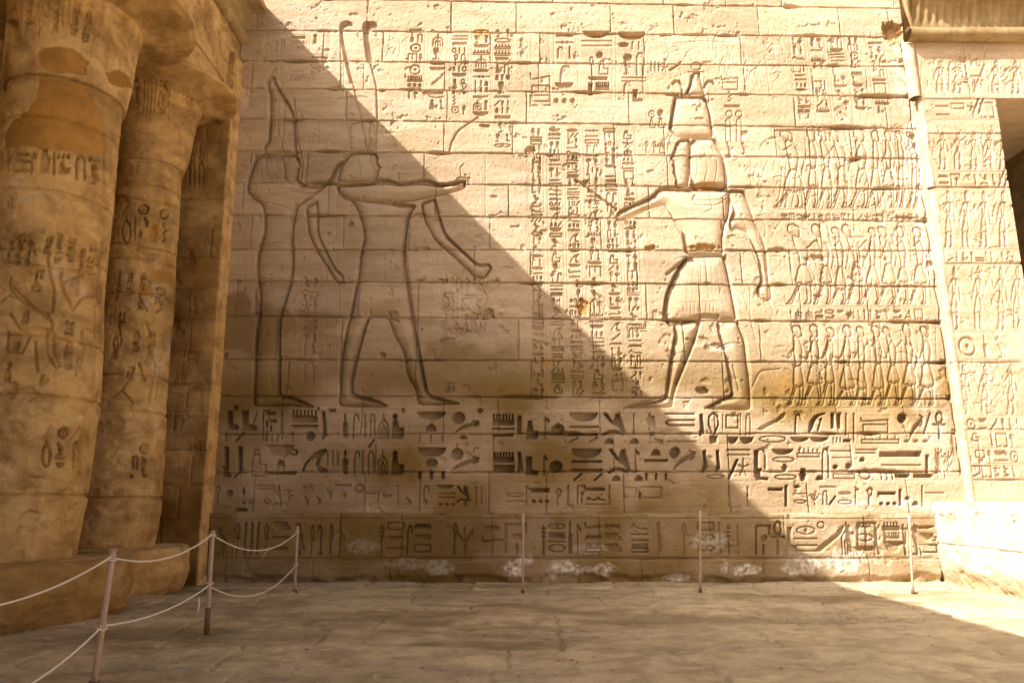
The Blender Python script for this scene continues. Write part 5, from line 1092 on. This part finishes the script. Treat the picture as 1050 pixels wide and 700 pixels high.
cprof = [(yt + .3, cz), (yt - .02, cz), (yt - .05, cz + .3), (yt - .13, cz + .6), (yt - .30, cz + .85), (yt - .50, cz + 1.0), (yt - .50, cz + 1.25), (yt + .3, cz + 1.25)]
solid_x('cavetto_cornice', cprof, 8.46, 13.0, M_GOLD, lintel_t, seed=62, flare=lambda P: np.stack([P[:, 0], P[:, 1] + .022 * np.sin(P[:, 0] * 2 * pi / .17) * sstep(11.25, 11.5, P[:, 2]) * (P[:, 1] < yt), P[:, 2]], 1))
# door passage: far jamb, inner walls, ceiling; passage shade painted in by darker tone and stain
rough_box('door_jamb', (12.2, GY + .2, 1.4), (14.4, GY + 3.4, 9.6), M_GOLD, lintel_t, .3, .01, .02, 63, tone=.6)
back = rough_box('passage_wall', (8.3, 17.4, 0), (14.5, 17.9, 10.2), M_GOLD, lintel_t, .3, .012, .02, 64, tone=.45, wear_light=(.8, 0, 0))
# pale eroded plinth at the foot of the gate, running towards the camera
gpr = Relief(8.9, 14.15, -.05, 1.44, .013, side_plane(7.80))
gpr.rough(.012, 701, 1.2, 1.0)
U_, W_ = gpr.U[None, :], gpr.Wv[:, None]
gpr.masonry([.70 + 0 * gpr.U], 702, 1.4, 2.4, .016, .03, .012, .05)
gpr.H -= .10 * sstep(.34, .0, W_ + .10 * fbm2(U_, W_, 1.8, 4, 703)) + .05 * sstep(1.30, 1.44, W_ + .10 * fbm2(U_, W_, 2.4, 4, 704))
gpr.H -= .04 * sstep(.30, .5, fbm2(U_ * .6, W_, 9, 3, 705)) * np.exp(-((W_ - 1.16) / .10) ** 2) + .03 * sstep(.5, .9, fbm2(U_, W_, 2.6, 4, 706))
gpr.A[..., 1] = np.clip(.55 * sstep(.5, .05, W_ + .16 * fbm2(U_, W_, 2.2, 4, 707)) + .4 * sstep(.1, .7, fbm2(U_, W_, 3., 4, 708)) * np.exp(-((W_ - 1.2) / .2) ** 2), 0, 1)
gpr.A[..., 0] *= 1.14
gpr.A[..., 2] = .35 * sstep(-.2, .6, fbm2(U_, W_, 1.1, 4, 709))
gp = gpr.build(lambda u, w, h: (7.80 - h + 0 * u, u, w), None, 'gate_plinth', M_PALE, skirt=(4.8, 0, 0))[0]
tag(gp, 'low bleached stone plinth block under the gate pier at the right edge', 'plinth')

# ================================================================== FLOOR
def spaced(a, b, fine0, fine1, cell):
    mid = np.arange(fine0, fine1, cell)
    up = fine1 + np.cumsum(cell * 1.35 ** np.arange(1, 40)); up = up[up < b]
    dn = fine0 - np.cumsum(cell * 1.35 ** np.arange(1, 40)); dn = dn[dn > a][::-1]
    return np.r_[a, dn, mid, up, b]
gx = spaced(-300, 300, -8.2, 8.4, .02); gy_ = spaced(-300, 300, 6.0, 14.4, .018)
X, Y = [a.astype(F32) for a in np.meshgrid(gx, gy_)]
near = sstep(-9.5, -8, X) * sstep(10, 8.6, X) * sstep(4.5, 6, Y) * sstep(15.5, 14.6, Y)
Z = .010 * fbm2(X * .6, Y, .9, 3, 301) + .006 * fbm2(X * .6, Y, 7, 3, 302)
rw = np.random.RandomState(5)
rows = [5.2, 6.35, 7.42, 8.3, 9.35, 10.3, 11.4, 12.35, 13.2, 14.3]
warp = .05 * fbm2(X, Y, .7, 3, 303)
Yw = Y + warp; Xw = X + .05 * fbm2(X, Y, .8, 3, 304)
G = np.zeros_like(Z); T_ = np.zeros_like(Z)
jn = fbm2(X, Y, 1.7, 4, 305)
def joint(d, k): 
    w_ = np.maximum(.010 + .025 * jn, .004); return k * sstep(w_ + .02, w_ * .4, d)
prev = -400
for k, r0 in enumerate(rows + [400]):
    ins = (Yw >= prev) & (Yw < r0)
    js = []; x = -9 + rw.uniform(0, 1.5)
    while x < 9: js.append(x); x += rw.uniform(1.1, 3.0)
    bi = np.searchsorted(js, Xw); t = rw.uniform(-1, 1, len(js) + 1); sl_ = rw.uniform(-1, 1, (len(js) + 1, 2))
    T_ = np.where(ins, t[bi], T_); Z = np.where(ins, Z + .010 * t[bi] + .006 * sl_[bi, 0] * np.clip(Yw - r0, -1.5, 0), Z)
    if r0 < 100: G = np.maximum(G, joint(np.abs(Yw - r0), .060 * (.6 + .6 * sstep(-.2, .5, jn))))
    for j in js: G = np.maximum(G, joint(np.abs(Xw - j), .040) * ins)
    prev = r0
layer = fbm2(X * .5, Y * 1.3, 1.6, 4, 306)                          # flaking layers, stepped
st = .009 * (sstep(.05, .09, layer) + sstep(.45, .49, layer) + sstep(-.45, -.41, layer))
Z = Z + st - G - .02 * sstep(.5, .9, fbm2(X * .5, Y, 3.5, 4, 333))
Z -= .03 * sstep(.75, 1.0, fbm2(X * .4, Y * 1.5, 2.4, 4, 307))
def gpx(px, py): d = ray(px, py); t = -EYE[2] / d[2]; return t * d[0], t * d[1]
for (x0, y0, x1, y1, w_) in [(104, 679, 152, 683, .035), (152, 683, 282, 682, .012), (620, 637, 640, 639, .03), (880, 664, 915, 665, .025), (920, 681, 1050, 683, .02), (680, 680, 712, 682, .03), (880, 678, 960, 690, .02), (415, 600, 455, 603, .03), (390, 693, 405, 694, .03), (560, 655, 700, 652, .01)]:
    a = gpx(x0, y0); b = gpx(x1, y1); L2 = (b[0] - a[0]) ** 2 + (b[1] - a[1]) ** 2
    t = np.clip(((X - a[0]) * (b[0] - a[0]) + (Y - a[1]) * (b[1] - a[1])) / L2, 0, 1)
    w_ *= 1.5
    d = np.hypot(X - a[0] - t * (b[0] - a[0]), (Y - a[1] - t * (b[1] - a[1]))) + .015 * jn
    Z -= .08 * sstep(w_ + .012, w_ * .4, d)
Z = (Z - .012) * near - .02 * (1 - near)
A_ = np.zeros(Z.shape + (4,), F32); A_[..., 0] = 1 + .13 * T_ * near
A_[..., 1] = np.clip(.5 * sstep(.0, .8, fbm2(X * .35, Y, 1.4, 4, 311)), 0, 1) * near
A_[..., 2] = np.clip(.5 * sstep(.1, .7, fbm2(X * .4, Y, 1.0, 4, 312)), 0, 1) * near
A_[..., 2] = np.maximum(A_[..., 2], sstep(7.0, 9.5, X))  # ground to the right whitened to bounce more sunlight
idx = np.arange(Z.size).reshape(Z.shape)
q = np.stack([idx[:-1, :-1], idx[:-1, 1:], idx[1:, 1:], idx[1:, :-1]], -1).reshape(-1, 4)
fl = raw_mesh('paved_ground', np.stack([X, Y, Z], -1).reshape(-1, 3), q, M_FLOOR, None, A_.reshape(-1, 4)); struct(fl)

# loose grit and small stones, too many to count
rg = np.random.RandomState(77); ng = 2600
gxx = rg.uniform(-8, 8, ng); gyy = np.where(rg.rand(ng) < .45, 14.0 - np.abs(rg.normal(0, .35, ng)), rg.uniform(6.2, 14, ng)); gs = .006 + .016 * rg.rand(ng) ** 3
ct = np.array([(1, 0, 0), (-1, 0, 0), (0, 1, 0), (0, -1, 0), (0, 0, .7), (0, 0, -.5)]); fc = [(0, 2, 4), (2, 1, 4), (1, 3, 4), (3, 0, 4), (2, 0, 5), (1, 2, 5), (3, 1, 5), (0, 3, 5)]
ix_ = np.clip(np.searchsorted(gx, gxx), 0, len(gx) - 1); iy_ = np.clip(np.searchsorted(gy_, gyy), 0, len(gy_) - 1); gz = Z[iy_, ix_]
VV = (np.stack([gxx, gyy, gz + gs * .25], 1)[:, None, :] + gs[:, None, None] * (ct[None] * rg.uniform(.5, 1.4, (ng, 6, 1)))).reshape(-1, 3)
FF = (np.arange(ng)[:, None, None] * 6 + np.array(fc)[None]).reshape(-1, 3)
aa = np.zeros((len(VV), 4)); aa[:, 0] = np.repeat(rg.uniform(.7, 1.3, ng), 6)
gr_ = raw_mesh('loose_grit', VV, FF, M_FLOOR, None, aa); gr_['kind'] = 'stuff'; gr_['label'] = 'loose grit and small stones scattered over the paving'; gr_['category'] = 'gravel'

# ================================================================== ROPE BARRIER
def tube(name, pts, r, mat, parent=None, n=8, smooth_=True, sq=False):
    pts = np.array(pts, float); N_ = len(pts); V = []
    rr = np.broadcast_to(np.asarray(r, float), (N_,))
    for i in range(N_):
        t = pts[min(i + 1, N_ - 1)] - pts[max(i - 1, 0)]; t /= np.linalg.norm(t)
        a = np.cross(t, (0, 0, 1)) if abs(t[2]) < .9 else np.cross(t, (1, 0, 0)); a /= np.linalg.norm(a); b = np.cross(t, a)
        for k in range(n):
            th = 2 * pi * k / n + pi / n; V.append(pts[i] + rr[i] * (cos(th) * a + sin(th) * b))
    V.append(pts[0]); V.append(pts[-1]); Q = []
    for i in range(N_ - 1):
        for k in range(n): Q.append((i * n + k, i * n + (k + 1) % n, (i + 1) * n + (k + 1) % n, (i + 1) * n + k))
    for k in range(n):
        Q.append((N_ * n, (k + 1) % n, k, k)); Q.append((N_ * n + 1, (N_ - 1) * n + k, (N_ - 1) * n + (k + 1) % n, (N_ - 1) * n + (k + 1) % n))
    me = bpy.data.meshes.new(name); org = ORG.get(parent.name, np.zeros(3)) if parent is not None else np.zeros(3)
    me.from_pydata([tuple(v - org) for v in V], [], [tuple(dict.fromkeys(q_)) for q_ in Q]); me.update()
    for p in me.polygons: p.use_smooth = smooth_
    me.materials.append(mat); o = bpy.data.objects.new(name, me); COL.objects.link(o); o.parent = parent; ORG[o.name] = org
    return o
def at_depth(px, py, y):                        # the point seen at a pixel, y metres in front of the camera
    d = ray(px, py); t = y / d[1]; return np.array([t * d[0], y, EYE[2] + t * d[2]])
def post(bx, by, tx, ty, label, r=.022, sleeve=False, rings=()):
    gx0, gy0 = gpx(bx, by); base = np.array([gx0, gy0, -.02]); top = at_depth(tx, ty, gy0)
    o = thing('rope_post', label, 'post', tuple(base + [0, 0, .02]), 'thin posts of the rope barrier')
    n = 7; ax = [base + (top - base) * t for t in np.linspace(0, 1, n)]
    rr = r * (1 + .06 * RNG.uniform(-1, 1, n))
    tube('pole', ax, rr, M_POST, o, 10, True)
    tube('pole_cap', [top, top + [0, 0, .012]], r * 1.15, M_POST, o, 10)
    if sleeve: tube('foot_sleeve', [base, base + (top - base) * .27], r * 1.25, M_RUST, o, 10)
    else: tube('foot_sleeve', [base, base + (top - base) * .05], r * 1.6, M_RUST, o, 10)
    for f in rings:
        c = base + (top - base) * f
        pts = [c + np.array([(r + .012) * cos(a), (r + .012) * sin(a), .008 * sin(a * 2)]) for a in np.linspace(0, 2 * pi, 13)]
        tube('eyelet', pts, .006, M_ROPE, o, 6)
    return base, top
P1 = post(96, 702, 116, 564, 'nearest rope post, leaning right in front of the near column base', .027, rings=(.93, .42))
P2_ = post(212, 650, 218, 545, 'rope post with a dark rusty lower sleeve and dangling rope end', .026, True, rings=(.97, .5))
P3 = post(302, 606, 305, 540, 'third rope post, the last one carrying sagging ropes', .026, rings=(.93, .42))
post(536, 607, 536.5, 527, 'lone thin post before the white-crusted patch of the plinth', .019)
post(718, 606, 718, 523, 'lone thin post before the shaded plinth right of the wall centre', .019)
post(936, 607, 932, 527, 'lone thin post in full sunlight near the pale gate plinth', .019)
def rope(A_p, B_p, mid, label, r=.0085, name='rope'):
    """sagging rope between two world points, through the sag seen at pixel mid"""
    A_p = np.array(A_p); B_p = np.array(B_p)
    ym = (A_p[1] + B_p[1]) / 2; M = at_depth(mid[0], mid[1], ym); sag = (A_p[2] + B_p[2]) / 2 - M[2]
    pts = []
    for t in np.linspace(0, 1, 36):
        p = A_p * (1 - t) + B_p * t; p[2] -= sag * 4 * t * (1 - t); p = p + .002 * RNG.uniform(-1, 1, 3); pts.append(p)
    o = tube(name, pts, r, M_ROPE, None, 7)
    return tag(o, label, 'rope', 'white barrier ropes')
def on(P, py):                                   # point on a post seen at image height py
    b, t = P; best = min(np.linspace(0, 1, 300), key=lambda f: abs(proj(b + (t - b) * f)[1] - py)); return b + (t - b) * best + np.array([0, -.03, 0])
def proj(p):
    d = np.array(p) - np.array(EYE); dep = d[1] * cos(_p) + d[2] * sin(_p); up = -d[1] * sin(_p) + d[2] * cos(_p)
    return CX + FPX * d[0] / dep, CY - FPX * up / dep
A0 = np.array([-3.9, 4.2, .95]); A0b = np.array([-3.62, 4.4, .46])
rope(on(P1, 571), on(P2_, 548), (165, 572), 'upper rope sagging between the near post and the rusty-footed post')
rope(on(P1, 641), on(P2_, 600), (163, 627), 'lower rope sagging between the near post and the rusty-footed post')
rope(on(P2_, 547), on(P3, 546), (262, 564), 'upper rope sagging between the rusty-footed post and the third post')
rope(on(P2_, 600), on(P3, 580), (262, 609), 'lower rope sagging between the rusty-footed post and the third post')
# ropes that leave the picture at the left: their far ends hang on a post outside the frame
def ext(P, py, px2, py2, yfar, label):
    a = on(P, py); b = at_depth(px2, py2, yfar)
    pts = [a * (1 - t) + b * t - np.array([0, 0, .10 * 4 * t * (1 - t)]) for t in np.linspace(0, 1, 30)]
    return tag(tube('rope', pts, .0085, M_ROPE, None, 7), label, 'rope', 'white barrier ropes')
ext(P1, 571, -60, 628, 5.6, 'upper rope running from the near post out of the left edge')
ext(P1, 643, -40, 732, 5.6, 'lower rope running from the near post down to the lower left corner')
rope(on(P3, 579), at_depth(534, 571, 12.95), (420, 579), 'thin slack line stretched low before the plinth to the right of the third post', .003).data.materials[0] = M_CORD
dp = at_depth(204, 614, 9.0)
tag(tube('rope_end', [dp + np.array([0, 0, .02]), dp, dp + np.array([.004, 0, -.07]), dp + np.array([-.004, 0, -.16])], [.006, .009, .011, .014], M_ROPE, None, 7), 'frayed rope end dangling just left of the rusty-footed post', 'rope')
d2 = at_depth(276, 562, 11.0)
tag(tube('rope_end', [d2 + np.array([.02, 0, .01]), d2, d2 + np.array([-.04, 0, -.05]), d2 + np.array([-.10, 0, -.15])], .005, M_ROPE, None, 6), 'short loose rope tail hanging from the far upper rope', 'rope')
print('faces', sum(len(o.data.polygons) for o in bpy.data.objects if o.type == 'MESH'))
